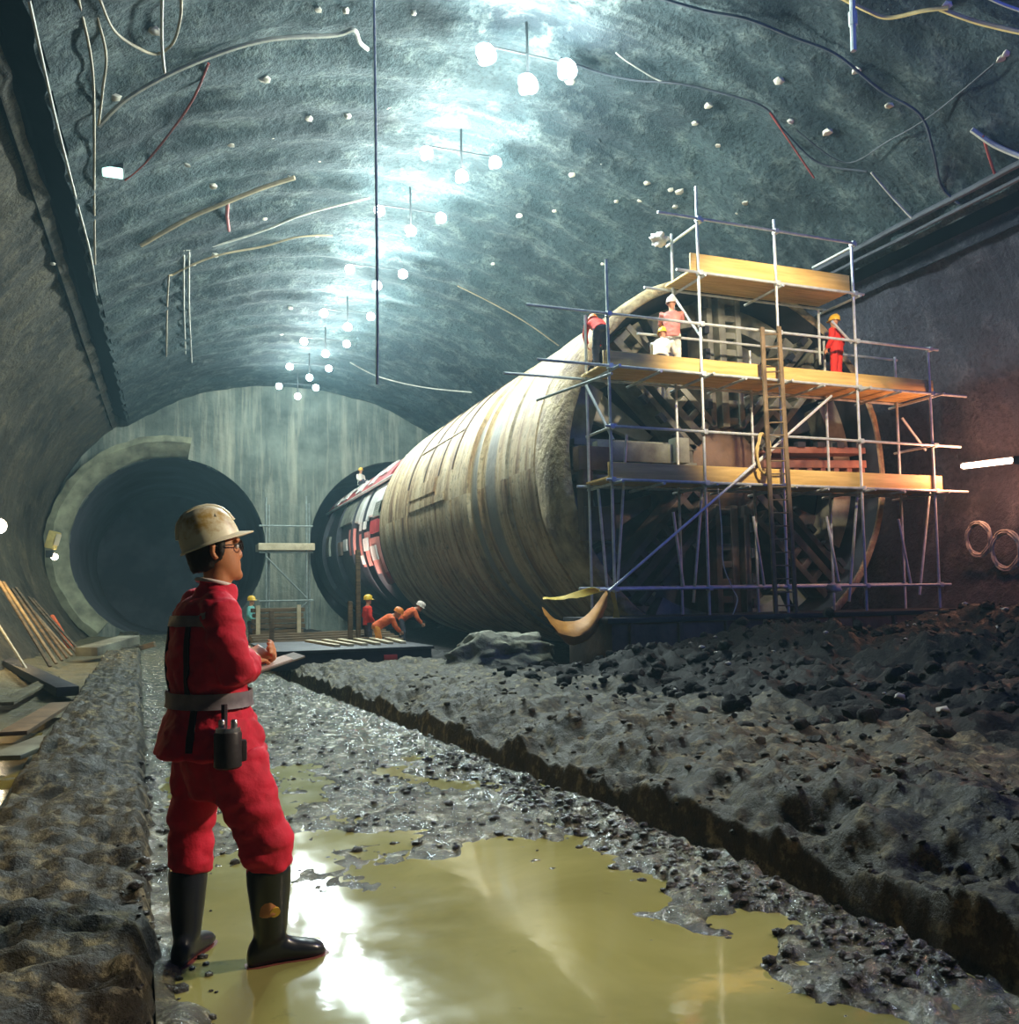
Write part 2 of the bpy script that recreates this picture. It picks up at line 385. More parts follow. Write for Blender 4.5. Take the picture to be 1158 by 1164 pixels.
tag(MB().disc_y(cx, 65.5, cz, r + .2).build('wall_tunnel_left_end', 'eyeface', None, 0, 0, False), kind='structure')
tag(MB().lathe_y([(Y1 - .25, r), (Y1 - .9, r), (Y1 - 1.3, r + .5), (Y1 - 1.5, r + .62), (Y1 - 1.4, r + .95), (Y1 - .25, r + 1.0)], cx, cz, 72, .07, radians(80), radians(232)).build('trim_3', 'collar', None, 60, 0, False), kind='structure')
cx, cz, r = EYES[1]
tag(MB().lathe_y([(Y1 - .25, r), (60, r)], cx, cz, 64, .06).build('wall_tunnel_right', 'eye', None, 60, 0, False), kind='structure')
tag(MB().disc_y(cx, 59.5, cz, r + .2).build('wall_tunnel_right_end', 'eye', None, 0, 0, False), kind='structure')
# dusty air filling the cavern
hz = NT('dusty_air'); hz.n.remove(hz.b); vs_ = hz.n.new('ShaderNodeVolumeScatter')
vs_.inputs['Color'].default_value = (.48, .84, 1.0, 1); vs_.inputs['Density'].default_value = .0019; vs_.inputs['Anisotropy'].default_value = .35
hz.l.new(vs_.outputs[0], hz.n['Material Output'].inputs['Volume']); M['haze'] = hz.m
o = MB().box((AX, 30.5, 5.8), (27, 79, 17)).build('dusty_air', 'haze', None, 0, 0, False); tag(o, 'bluish dusty air hanging through the whole cavern', 'haze', kind='stuff')
# ============================================================ THE GROUND
XL = lambda y: -.03 - (y - 3.4) * .033
XD = lambda y: pl(y, [(1, 2.8), (2.35, 2.82), (4.1, 2.86), (5.8, 2.76), (7.8, 2.62), (11, 2.42), (16.8, 2.02), (47, .6)])
DW = 0.36
def road_h(x, y):
    s = x - XD(y); t = x - XL(y)
    h = lerp(-.055, .004, sstep(3.9, 5.1, y - .25 * max(0, 1.2 - x) + .55 * nz(x * .8, y * .8))) + .012 * sstep(8, 11, y)
    h += .035 * nz(x * 1.0 + 3, y * .6, 14) * sstep(4.2, 5.4, y)
    h = max(h, lerp(-.055, .035, sstep(.98, .3, -s + .75 * nz(x * 1.3, y * 1.3, 3))))
    h = max(h, lerp(-.05, .05, sstep(.22, .02, t + .1 * nz(x * 2, y * 2, 5))))
    h += .022 * nz(x * 2.3, y * 2.3) + .016 * nz(x * 8, y * 8, 2, 3) * (1 + 1.6 * sstep(1.0, .2, -s)) + .010 * nz(x * 22, y * 22, 12, 2)
    if s > 0: h -= .42 * sstep(0, .07, s + .03 * nz(x * 6, y * 6, 17, 2))
    return h
def bank_h(x, y):
    s = x - XD(y) - DW
    far = sstep(10, 15, y)
    h = lerp(-.42, .06, sstep(0, .09, s)) + lerp(.24, .12, far) * sstep(.0, .9, s + .15 * nz(x, y, 7))
    h -= .12 * sstep(1.3, 2.2, s) * (1 - far)
    heap = sstep(5.0, 9.5, x + .9 * nz(x * .4, y * .4, 9)) * sstep(3.5, 8.5, y + .5 * nz(x * .3, y * .3, 4)) * sstep(15.2, 13.2, y)
    h += heap * (.50 + .32 * nz(x * .55, y * .55, 11) + .18 * sstep(11, 15, x))
    h += .12 * nz(x * 1.1, y * 1.1, 2) + .075 * nz(x * 3.5, y * 3.5, 6, 4) + .03 * nz(x * 11, y * 11, 16, 2) + heap * (.26 * abs(nz(x * 1.8, y * 1.8, 26, 5)) + .11 * abs(nz(x * 5, y * 5, 27, 4)))
    if y > 14.6: h = lerp(h, -.05, sstep(14.6, 15.4, y) * sstep(6.2, 7.2, x))
    return h
def kerb_h(x, y):
    s = x - XL(y)
    h = .22 * sstep(.03, -.10, s + .05 * nz(x * 3, y * 3)) * 1 + .05 * sstep(-.2, -.5, s)
    h -= .45 * sstep(-.88, -.98, s + .03 * nz(x * 4, y * 2, 8))
    return h + .06 * nz(x * 1.5, y * 1.5, 21) + .05 * nz(x * 6, y * 6, 22, 4) + .05 * nz(x * 2.5, y * 9, 25, 2) - .05
def left_h(x, y):
    return -.12 + .16 * sstep(-2.0, -4.5, x) + .05 * nz(x * 1.2, y * 1.2, 31) + .12 * max(0, nz(x * .5, y * .5, 33))
def ground(name, xs, hfun, mat, label=None, rows=420, y0=1.0, y1=48.6):
    ys = [y0 * (y1 / y0) ** (j / rows) for j in range(rows + 1)]; n = len(xs(1)); vs = []
    for y in ys:
        for x in xs(y): vs.append((x, y, hfun(x, y)))
    fs = [[j * n + i, j * n + i + 1, (j + 1) * n + i + 1, (j + 1) * n + i] for j in range(rows) for i in range(n - 1)]
    return tag(MB().add(vs, fs).build(name, mat, None, 180, 0, False), kind='structure')
ground('floor', lambda y: [lerp(XL(y) - .02, XD(y) + DW + .02, i / 120) for i in range(121)], road_h, 'road')
ground('floor_mud_bank', lambda y: [XD(y) + DW + 18.5 * (i / 300) ** 2.2 for i in range(136)], bank_h, 'bank')
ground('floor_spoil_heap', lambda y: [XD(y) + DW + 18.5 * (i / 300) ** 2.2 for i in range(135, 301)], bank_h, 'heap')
ground('floor_mud_kerb', lambda y: [lerp(XL(y) - 1.08, XL(y) + .06, i / 46) for i in range(47)], kerb_h, 'kerb')
ground('floor_left_side', lambda y: [lerp(-6.2, XL(y) - 1.0, i / 60) for i in range(61)], left_h, 'leftg', rows=220)
ys = [1.0 + .5 * j for j in range(20)]
tag(MB().add([p for y in ys for p in ((XL(y) - .05, y, 0), (XD(y) + .02, y, 0))], [[2 * j, 2 * j + 1, 2 * j + 3, 2 * j + 2] for j in range(len(ys) - 1)]).build('puddle', 'water', None, 0), 'olive muddy puddle spreading across the road around the boots', 'water', kind='stuff')
tag(MB().add([(-3.6, 5.0, -.09), (-1.1, 5.0, -.09), (-1.5, 12.5, -.09), (-3.6, 12.5, -.09)], [[0, 1, 2, 3]]).build('ditch_water', 'water_l', None, 0), 'yellow muddy water lying left of the low kerb', 'water', kind='stuff')
# loose mud and stones
def scatter(name, mat, n, fx, hf, rmin, rmax, label, cat, sq=.6):
    mb = MB(); rnd = random.Random(name)
    for k in range(n):
        x, y = fx(rnd); r = rmin * (rmax / rmin) ** (rnd.random() ** 2); z = hf(x, y)
        mb.blob((x, y, z + r * sq * .3), r, .5, 1 if r < .06 else 2, 1.6, (1, rnd.uniform(.6, 1), sq), k)
    return tag(mb.build(name, mat, None, 60), label, cat, kind='stuff')
def f_edge(r):
    y = 2.5 * (8 / 2.5) ** r.random(); return XD(y) - abs(r.gauss(0, .33)) - .02, y
scatter('mud_clods', 'clod', 1500, f_edge, road_h, .006, .040, 'small dark mud clods along the puddle edge below the ditch', 'mud')
def f_road(r):
    y = 5 * (18 / 5) ** r.random(); return lerp(XL(y), XD(y), r.random()), y
scatter('road_gravel', 'clod', 1500, f_road, road_h, .007, .035, 'wet gravel strewn over the road beyond the puddle', 'gravel')
def f_kerb(r):
    y = 2.2 * (16 / 2.2) ** r.random(); return XL(y) + r.gauss(.04, .08), y
scatter('kerb_pebbles', 'clod', 450, f_kerb, lambda x, y: max(kerb_h(x, y), 0), .008, .04, 'pebbles and mud crumbs along the right foot of the left kerb', 'gravel')
def f_bank(r):
    y = 3 * (15 / 3) ** r.random(); return XD(y) + .4 + 2.2 * r.random(), y
scatter('bank_clods', 'bank', 900, f_bank, bank_h, .010, .06, 'brown mud lumps lying over the long bank beside the ditch', 'mud')
def f_heap(r):
    return r.uniform(5, 15.6), r.uniform(5.5, 14.5)
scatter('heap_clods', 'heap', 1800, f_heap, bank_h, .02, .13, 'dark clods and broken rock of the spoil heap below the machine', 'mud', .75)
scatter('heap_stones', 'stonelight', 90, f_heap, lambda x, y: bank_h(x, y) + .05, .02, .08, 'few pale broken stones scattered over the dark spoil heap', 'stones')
# ============================================================ TUNNEL BORING MACHINE
TX, TZ = AXIS
tbm = thing('tunnel_boring_machine', (TX, 16.5, .05), 'huge rusty cylindrical tunnelling machine lying along the cavern behind the scaffolding', 'tunnelling machine')
prof = [(17.95, 4.20), (18.0, 4.33), (19.55, 4.33), (19.62, 4.25), (19.85, 4.25), (19.92, 4.30), (21.35, 4.30), (21.42, 4.22), (21.9, 4.22), (21.95, 4.30), (22.15, 4.30), (22.2, 4.22), (22.8, 4.22), (22.85, 4.31)]
for y in (24.3, 25.9, 27.6, 29.4, 31.3):
    prof += [(y, 4.31), (y + .02, 4.27), (y + .10, 4.27), (y + .12, 4.31)]
prof += [(33.2, 4.31), (33.9, 4.27), (34.0, 4.18), (34.0, 3.7)]
sh = MB().lathe_y(prof, TX, TZ, 160, .012).build('shield_skin', 'shield', tbm, 30)
for yj in (24.4, 25.8, 27.5, 29.5):
    MB().lathe_y([(yj, 4.30), (yj, 4.335), (yj + .09, 4.335), (yj + .09, 4.30)], TX, TZ, 60, 0, radians(60), radians(168)).build('ring_joint', 'steel_brown', tbm, 30)
# raised rectangular skin plates on the near flank
def skin_plate(y0, y1, a0, a1, r, nm='skin_plate', mat='shield', par=None, th=.05):
    mb = MB(); n = 14; vs = []
    for (rr) in (r, r + th):
        for y in (y0, y1):
            for k in range(n + 1):
                a = lerp(a0, a1, k / n); vs.append((TX + rr * cos(a), y, TZ + rr * sin(a)))
    m = n + 1; fs = []
    for k in range(n):
        fs += [[k, k + 1, m + k + 1, m + k], [2 * m + k, 2 * m + k + 1, 3 * m + k + 1, 3 * m + k], [k, k + 1, 2 * m + k + 1, 2 * m + k], [m + k, m + k + 1, 3 * m + k + 1, 3 * m + k]]
    fs += [[0, m, 3 * m, 2 * m], [n, m + n, 3 * m + n, 2 * m + n]]
    return mb.add(vs, fs).build(nm, mat, par or sh, 30)
for (y0, y1, a0, a1) in ((26.1, 29.2, radians(168), radians(174)), (25.0, 29.2, radians(176), radians(179)), (25.4, 29.1, radians(196), radians(198.5)), (24.6, 29.3, radians(150), radians(150.7))):
    skin_plate(y0, y1, a0, a1, 4.29)
MB().lathe_y([(18.5, 3.90), (16.8, 4.0), (16.53, 4.11)], TX, TZ, 120, .02).build('rim_inner_shade', 'steel_dark', tbm, 50)  # inner face of the rim, split off dark: shade put into its colour
rim = MB().lathe_y([(16.53, 4.11), (16.5, 4.13), (16.5, 4.26), (16.6, 4.35), (17.3, 4.37), (17.85, 4.35), (17.95, 4.25), (17.98, 4.10)], TX, TZ, 160, .03).build('front_rim', 'rim', tbm, 50)
MB().disc_y(TX, 18.5, TZ, 4.0).build('bulkhead', 'steel_dark', tbm, 0)
# inner ring of curved plates
ring = thing('x', (0, 0, 0), None, None) if False else None
for k in range(12):
    a0 = 2 * pi * k / 12 + .03; a1 = a0 + 2 * pi / 12 - .06
    mb = MB(); n = 10; vs = []
    for (yy, rr) in ((17.2, 3.35), (17.2, 3.86), (17.8, 3.86), (17.8, 3.35)):
        vs += [(TX + rr * cos(lerp(a0, a1, q / n)), yy, TZ + rr * sin(lerp(a0, a1, q / n))) for q in range(n + 1)]
    m = n + 1; fs = [[e * m + q, e * m + q + 1, ((e + 1) % 4) * m + q + 1, ((e + 1) % 4) * m + q] for e in range(4) for q in range(n)] + [[0, m, 2 * m, 3 * m], [n, m + n, 2 * m + n, 3 * m + n]]
    MB().add(vs, fs).build('ring_segment', 'steel_grey', tbm, 30)
# cutterhead: hub and eight slotted spokes
hub = MB().lathe_y([(18.4, 1.5), (17.4, 1.35), (16.95, .95), (16.8, .55), (16.78, .01)], TX, TZ, 40).build('hub', 'steel_brown', tbm, 40)
def spoke(ang, mat, w=.92):
    u = V((cos(ang), 0, sin(ang))); v = V((-sin(ang), 0, cos(ang))); c = V((TX, 0, TZ))
    R = Matrix((u, V((0, 1, 0)), v)).transposed()
    mb = MB(); r0, r1 = .9, 3.92
    for sgn in (-1, 1): mb.box(c + u * (r0 + r1) / 2 + v * sgn * w * .42 + V((0, 17.15, 0)), (r1 - r0, .85, w * .16), R)
    mb.box(c + u * (r0 + r1) / 2 + v * w * .06 + V((0, 17.10, 0)), (r1 - r0, .75, w * .2), R)
    for k in range(8):
        mb.box(c + u * lerp(r0 + .15, r1 - .1, k / 7) - v * w * .19 + V((0, 17.12, 0)), (.15, .72, w * .34), R)
    mb.box(c + u * (r0 + r1) / 2 + V((0, 17.55, 0)), (r1 - r0, .08, w * .9), R)
    s = mb.build('spoke', mat, tbm, 30, .015)
    for k in range(5): MB().box(c + u * lerp(1.4, 3.7, k / 4) + v * (w * .5 + .05) + V((0, 16.75, 0)), (.22, .16, .12), R).build('cutting_tooth', 'steel_dark', s, 30)
    return s
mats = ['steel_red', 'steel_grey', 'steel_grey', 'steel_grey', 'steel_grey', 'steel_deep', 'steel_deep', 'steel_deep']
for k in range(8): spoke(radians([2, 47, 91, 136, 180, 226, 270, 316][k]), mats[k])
# wedge plates between the spokes
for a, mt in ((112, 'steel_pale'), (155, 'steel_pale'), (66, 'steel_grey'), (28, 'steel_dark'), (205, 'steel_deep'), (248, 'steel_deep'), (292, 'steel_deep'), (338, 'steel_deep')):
    a = radians(a); u = V((cos(a), 0, sin(a))); v = V((-sin(a), 0, cos(a))); c = V((TX, 0, TZ))
    o2 = [c + u * 1.6 - v * .12, c + u * 3.75 - v * .52, c + u * 3.85 + v * .35, c + u * 1.7 + v * .12]
    vs = [p + V((0, y, 0)) for y in (17.75, 17.95) for p in o2]
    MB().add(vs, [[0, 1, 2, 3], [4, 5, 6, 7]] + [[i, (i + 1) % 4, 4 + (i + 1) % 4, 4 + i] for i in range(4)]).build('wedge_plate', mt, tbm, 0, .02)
# tail: the red and white rear section running into the right tunnel
tail = MB().lathe_y([(34.0, 3.75), (54, 3.75)], TX, TZ, 96).build('tail_core', 'steel_dark', tbm, 30)
def arc_plate(y0, y1, d0, d1, r, nm, mat, th=.12): return skin_plate(*(36.0 + (q - 34) * 1.42 for q in (y0, y1)), radians(d0), radians(d1), r, nm, mat, tbm, th)
arc_plate(34.1, 45.0, 100, 146, 3.98, 'red_hood', 'paint_red')
k = 0
for (y0, y1, d0, d1) in ((35.0, 35.9, 128, 139), (36.5, 37.2, 131, 143), (36.7, 37.5, 120, 127), (38.2, 39.2, 134, 144), (39.8, 40.5, 128, 138), (41.0, 42.1, 132, 143), (42.8, 43.5, 136, 144), (34.4, 34.9, 116, 124)):
    arc_plate(y0, y1, d0, d1, 4.11, 'white_panel', 'paint_white', .06)
for (y0, y1, d0, d1, mt) in ((34.05, 35.6, 147, 168, 'paint_white'), (35.7, 37.0, 147, 170, 'paint_white'), (37.1, 38.2, 148, 168, 'steel_pale'), (38.4, 41.0, 148, 166, 'steel_grey'), (34.05, 34.8, 160, 170, 'steel_grey'), (34.05, 35.0, 172, 180, 'paint_red'), (35.3, 36.6, 178, 200, 'paint_pink'), (34.05, 35.1, 183, 206, 'paint_pink'), (37.6, 38.4, 172, 190, 'paint_pink'), (34.05, 34.6, 206, 214, 'paint_red'), (40.0, 40.8, 178, 188, 'steel_brown'), (42.5, 43.2, 170, 186, 'steel_grey')):
    arc_plate(y0, y1, d0, d1, 3.8, 'side_panel', mt)
for (y0, y1, d0, d1) in ((35.2, 35.9, 182, 190), (34.2, 34.9, 188, 197), (36.0, 36.5, 192, 198), (35.5, 36.4, 171, 176), (38.6, 39.2, 178, 186)):
    arc_plate(y0, y1, d0, d1, 3.93, 'white_panel', 'paint_white', .06)
for y in (38.6, 41.2, 45.3, 49.8):
    MB().lathe_y([(y, 3.7), (y, 4.0), (y + .2, 4.0), (y + .2, 3.7)], TX, TZ, 72, 0, radians(145), radians(262)).build('frame_rib', 'steel_dark', tbm, 30)
MB().tube([(TX + 4.1 * cos(radians(147)), y, TZ + 4.1 * sin(radians(147))) for y in (35, 40, 45, 51.6)], .06).build('hood_rail', 'paint_white', tbm)
# brackets on the left flank of the rim, just inside the scaffold
fr = MB()
fr.box((8.15, 16.35, 4.35), (.75, .3, .5)).box((8.25, 16.35, 3.0), (.7, .3, .7)).box((8.0, 16.4, 3.6), (.25, .3, 1.6))
fr.build('side_bracket', 'steel_brown', tbm, 30, .03)
b = MB().box((9.35, 16.5, 4.55), (2.1, .25, .42)); b.box((10.3, 16.42, 4.62), (.35, .3, .55)); b.build('cross_beam', 'steel_grey', tbm, 30, .02)
# sill on which the machine and the scaffold stand
sl = thing('steel_sill', (11.9, 15.9, 0), 'dark brown steel sill running along the ground under the scaffolding', 'steel beam')
MB().box((12.2, 15.55, .52), (9.2, 1.9, .95)).build('beam_web', 'steel_brown', sl, 30, .03)
MB().box((12.2, 15.55, 1.03), (9.4, 2.0, .10)).build('top_flange', 'steel_dark', sl, 30, .01)
for k in range(9): MB().box((8.0 + k * 1.05, 14.58, .52), (.08, .12, .9)).build('stiffener', 'steel_brown', sl, 30)
# ============================================================ SCAFFOLDING
FY, RY = 15.1, 16.1
scf = thing('scaffolding', (12.0, 15.6, 1.08), 'tall tube scaffolding with three yellow boarded decks in front of the machine', 'scaffolding')
def pole(a, b, nm, par=scf, mat='galv', r=.03): return MB().tube([a, b], r, 8).build(nm, mat, par)
PX = [7.95, 10.07, 12.0, 14.07, 16.17]
for x, zt in zip(PX, (8.1, 9.9, 9.47, 9.24, 7.06)): pole((x, FY, 1.08), (x - .01, FY, zt), 'standard')
for x, zt in zip(PX, (7.3, 9.3, 6.9, 7.3, 7.1)): pole((x, RY, 1.08), (x, RY, zt), 'standard')
for z, x0, x1 in ((1.62, 7.6, 16.45), (3.74, 7.8, 17.1), (4.78, 7.8, 16.95), (5.97, 6.4, 17.2), (7.0, 6.2, 16.4), (8.07, 9.5, 14.3), (9.2, 9.1, 14.15)):
    pole((x0, FY - .06, z), (x1, FY - .06, z), 'ledger')
for z, x0, x1 in ((1.66, 7.7, 16.3), (3.74, 7.7, 16.4), (5.97, 6.15, 16.4), (7.05, 9.2, 16.3), (8.07, 9.4, 14.2)):
    pole((x0, RY + .06, z), (x1, RY + .06, z), 'ledger')
for x in PX:
    for z in (3.68, 5.91): pole((x + .05, FY - .35, z), (x + .05, RY + .3, z), 'transom')
for x in (7.95, 16.17): pole((x + .06, FY - .1, 4.8), (x + .06, RY + .2, 4.8), 'transom')
for x in (10.07, 12.0, 14.07): pole((x + .06, FY - .15, 8.0), (x + .06, RY + .2, 8.0), 'transom')
for x in (10.07, 14.03): pole((x + .06, FY - .1, 9.15), (x + .06, RY + .3, 9.15), 'transom')
for x in (9.0, 11.0, 13.0, 15.1):
    for z in (3.68, 5.91): pole((x, FY - .2, z), (x, RY + .2, z), 'transom')
pole((7.85, FY - .3, 5.75), (7.0, RY + .4, 5.55), 'transom')
def br(a, b, y=FY, y2=None): pole(at_y(a[0], a[1], y), at_y(b[0], b[1], y2 or y), 'brace')
br((692, 672), (880, 509), FY - .1); br((840, 543), (945, 450), FY - .1)
br((666, 438), (697, 500), RY - .1, FY + .1); br((764, 335), (798, 385), RY - .1, FY + .1)
br((945, 365), (968, 390), FY + .3); br((1025, 475), (1052, 512), RY); br((930, 352), (932, 415), RY)
for a, b in (((680, 556), (690, 670)), ((712, 494), (702, 662)), ((765, 582), (777, 670)), ((799, 543), (788, 685)), ((856, 587), (869, 670)), ((939, 587), (953, 661)), ((975, 551), (965, 684)), ((1021, 590), (1035, 663)), ((1057, 554), (1045, 676))):
    br(a, b, 15.5)
def deck(x0, x1, z, ztoe, ends=(1, 1)):
    for k in range(5): MB().box(((x0 + x1) / 2, FY + .13 + k * .205, z), (x1 - x0, .195, .045)).build('deck_board', 'wood', scf, 30, .004)
    MB().box(((x0 + x1) / 2, FY + .05, (z + .02 + ztoe) / 2), (x1 - x0, .04, ztoe - z)).build('toe_board', 'wood', scf, 30, .004)
deck(7.85, 16.3, 6.03, 6.29); deck(7.9, 16.44, 3.80, 4.09); deck(9.9, 14.0, 8.14, 8.49)
cp = MB()
for x in PX:
    for z in (1.62, 3.74, 4.78, 5.97, 7.0):
        cp = MB().box((x, FY - .03, z), (.10, .13, .10)); cp.build('coupler', 'galv', scf, 30, .012)
for x in PX[1:4]:
    for z in (8.07, 9.2): MB().box((x, FY - .03, z), (.10, .13, .10)).build('coupler', 'galv', scf, 30, .012)
# ladder
lad = thing('ladder', (12.05, 14.6, 1.1), 'long narrow timber ladder leaning against the middle of the scaffolding', 'ladder')
la, lb = at_y(866, 372, 14.93), at_y(882, 702, 14.6); ra, rb = at_y(885, 371, 14.93), at_y(905, 702, 14.6)
for a, b in ((la, lb), (ra, rb)): MB().beam(a, b, .05, .09).build('side_rail', 'ladderwood', lad, 30, .008)
for k in range(22):
    t = (k + .6) / 22.5; MB().tube([la.lerp(lb, t), ra.lerp(rb, t)], .017, 6).build('rung', 'ladderwood', lad)
# coil, tarpaulin, strap, bundle, rope tails on the scaffold
pts = []
for k in range(70):
    a = 2 * pi * k / 24; pts.append(at_y(868, 516, 14.92) + V((.16 * cos(a) + .02 * sin(k), .02 * sin(k * .7), .42 * sin(a) - .03 * cos(k * 1.3))))
tag(MB().tube(pts, .022, 6).build('hose_coil', 'cable_yellow'), 'yellow hose coil hanging beside the ladder on the lower deck', 'hose')
def cloth_sheet(rows, name, mat, label, cat, th=.012):
    nu = len(rows); mb = MB(); g = [smooth_path(r, 5) for r in rows]; m = len(g[0]); G = []
    cols = [smooth_path([g[i][j] for i in range(nu)], 5) for j in range(m)]; n2 = len(cols[0])
    top = [cols[j][i] for i in range(n2) for j in range(m)]
    top = [p + V((0, .03 * nz(p.x * 5, p.z * 5, p.y), .02 * nz(p.x * 6, p.z * 4, 9))) for p in top]
    bot = [p + V((0, th, th)) for p in top]; k = len(top)
    fs = [[i * m + j, i * m + j + 1, (i + 1) * m + j + 1, (i + 1) * m + j] for i in range(n2 - 1) for j in range(m - 1)]
    fs += [[q + k for q in f][::-1] for f in fs]
    ed = [j for j in range(m)] + [i * m + m - 1 for i in range(1, n2)] + [(n2 - 1) * m + j for j in range(m - 2, -1, -1)] + [i * m for i in range(n2 - 2, 0, -1)]
    fs += [[ed[q], ed[(q + 1) % len(ed)], ed[(q + 1) % len(ed)] + k, ed[q] + k] for q in range(len(ed))]
    return tag(mb.add(top + bot, fs).build(name, mat, None, 60), label, cat)
P = lambda x, y, d=14.85: at_y(x, y, d)
cloth_sheet([[P(617, 680, 15.6), P(640, 677, 15.6), P(665, 670, 15.5), P(690, 670, 15.2)],
             [P(617, 686, 15.3), P(643, 700, 15.4), P(668, 690, 15.3), P(690, 678, 15.1)],
             [P(616, 690, 15.2), P(636, 706, 15.1), P(664, 702, 15.1), P(689, 672, 15.0)],
             [P(619, 699, 14.9), P(640, 722, 14.8), P(670, 716, 14.8), P(691, 677, 14.9)],
             [P(628, 708, 15.1), P(646, 733, 15.1), P(672, 724, 15.1), P(690, 690, 15.1)]][2:] + [], 'hanging_tarpaulin', 'tarp', 'orange tarpaulin hanging as a sagging sling from the scaffold corner', 'tarpaulin')
cloth_sheet([[P(617, 680, 15.7), P(640, 678, 15.6), P(660, 671, 15.5), P(676, 668, 15.3)], [P(617, 682, 15.6), P(642, 681, 15.5), P(664, 678, 15.4), P(686, 672, 15.2)]], 'folded_tarpaulin_edge', 'yellow', 'pale yellow tarpaulin strip stretched left from the scaffold corner', 'tarpaulin')
cloth_sheet([[P(694, 674, 15.0), P(697, 690, 15.0), P(697, 712, 15.0)], [P(699, 674, 14.95), P(702, 690, 14.95), P(706, 712, 14.95)]], 'yellow_strap', 'yellow', 'yellow strap hanging straight down below the left scaffold foot', 'strap')
mb = MB(); q = at_y(947, 668, 14.95); mb.blob(q, .13, .5, 2, 1.8, (1.3, 1, .8), 4); tag(mb.build('rag_bundle', 'bolt', None, 60), 'small white and orange rag bundle tied on the lowest scaffold tube', 'bundle')
tag(MB().tube(smooth_path([at_y(816, 555, 15.0), at_y(820, 600, 15.0), at_y(822, 641, 15.0), at_y(832, 668, 14.98), at_y(838, 682, 14.95), at_y(831, 703, 14.95)]), .012, 6).build('hanging_rope', 'rope'), 'thin rope hanging with a knot below the lower deck', 'rope')
rag = MB().blob(at_y(749, 272, 16.2), .16, .6, 3, 1.9, (1.1, .8, .9), 8); tag(rag.build('white_rag', 'paint_white', None, 60), 'white rag tied at the top left end of the scaffolding', 'rag')
# right wall: fluorescent lamp and hose coils
fl = thing('fluorescent_lamp', at_x(1122, 527, 17.15), 'glowing pink white fluorescent lamp on the right wall', 'lamp')
a, b = at_x(1094, 530, 17.05), at_x(1153, 523, 17.05)
MB().tube([a, b], .065, 12).build('tube', 'tube_light', fl)
MB().beam(a + V((.14, 0, .02)), b + V((.14, 0, .02)), .10, .16).build('housing', 'lamp_body', fl, 30, .01)
for p in (a, b): MB().box(p + V((.05, 0, 0)), (.2, .05, .18)).build('end_cap', 'lamp_body', fl, 30, .01)
for (px, py, rr, lb) in ((1112, 613, .36, 'coiled pale hose on the dark right wall, nearer the scaffolding'), (1143, 626, .40, 'coiled pale hose on the dark right wall, at the picture edge')):
    c = at_x(px, py, 17.05); pts = [c + V((.03 * sin(k), rr * (1 - .003 * k) * cos(2 * pi * k / 22) , rr * (1.15 - .003 * k) * sin(2 * pi * k / 22))) for k in range(88)]
    tag(MB().tube(pts, .022, 6).build('hose_coil', 'cable_pale'), lb, 'hose', 'hose coils on the right wall')
# ============================================================ LAMPS UNDER THE ROOF
CR = V((cos(radians(21)), -sin(radians(21)), 0)); CA = V((sin(radians(21)), cos(radians(21)), 0))
def at_d(px, py, dep): d = ray(px, py); return CAM_P + d * (dep / d.dot(CA))
ordn = ['nearest and largest', 'second nearest', 'third nearest', 'fourth nearest', 'fifth nearest', 'sixth nearest', 'seventh nearest', 'farthest']
for i, p in enumerate(ROOF_LAMPS):
    p = V(p)
    t = thing('roof_floodlight', p, 'triple floodlight hanging from the roof, %s of the row along the crown' % ordn[i], 'lamp', 'floodlights along the tunnel roof')
    MB().tube([p + V((0, 0, .12)), p + V((0, 0, 1.3))], .03, 6).build('drop_rod', 'lamp_body', t)
    MB().beam(p + V((-.95, 0, .62)), p + V((.95, 0, .62)), .03, .03).build('cross_bar', 'lamp_body', t, 30)
    for dx, dz in ((-.9, .45), (0, 0), (.9, .5)):
        c = p + V((dx, 0, dz)); R = .20 if i == 0 else .15
        h = MB().lathe_y([(c.y + .30, .05), (c.y + .25, R * .6), (c.y + .05, R * 1.1), (c.y, R * 1.15)], c.x, c.z, 20).build('lamp_head', 'lamp_body', t, 40)
        MB().blob(c, R, 0, 2, 1, (1, .7, 1)).build('lamp_glass', 'lens', h, 180)
def wall_lamp(px, py, x, r, lab, mat='lens_warm', e=60, col=(1, .75, .4), lens_only=False):
    c = at_x(px, py, x); t = thing('wall_lamp', c, lab, 'lamp')
    MB().blob(c, r, 0, 2).build('lamp_glass', mat, t, 180)
    MB().box(c + V((-.18, 0, .12)), (.3, .25, .3)).build('lamp_housing', 'lamp_body', t, 30, .02)
wall_lamp(-2, 598, -5.0, .24, 'round warm lamp on the left wall at the picture edge')
wall_lamp(62, 633, -4.6, .14, 'small pale lamp below the yellow box by the left tunnel mouth')
c = at_x(60, 614, -4.7); bx = thing('switch_box', c, 'yellow switch box on the left wall beside the tunnel mouth', 'box')
MB().box(c, (.45, .35, .75), Matrix.Rotation(.25, 3, 'Y')).build('body', 'boxyellow', bx, 30, .04)
MB().box(c + V((.2, -.2, 0)), (.2, .04, .5), Matrix.Rotation(.25, 3, 'Y')).build('door', 'wood_pale', bx, 30, .01)
c = on_roof(128, 196, .35); t = thing('roof_lamp', c, 'small dim green lamp under the dark left side of the roof', 'lamp')
MB().box(c, (.42, .2, .18)).build('lamp_glass', 'lens_green', t, 30, .03)
MB().box(c + V((-.02, .05, .14)), (.5, .3, .12)).build('lamp_housing', 'lamp_body', t, 30, .02)
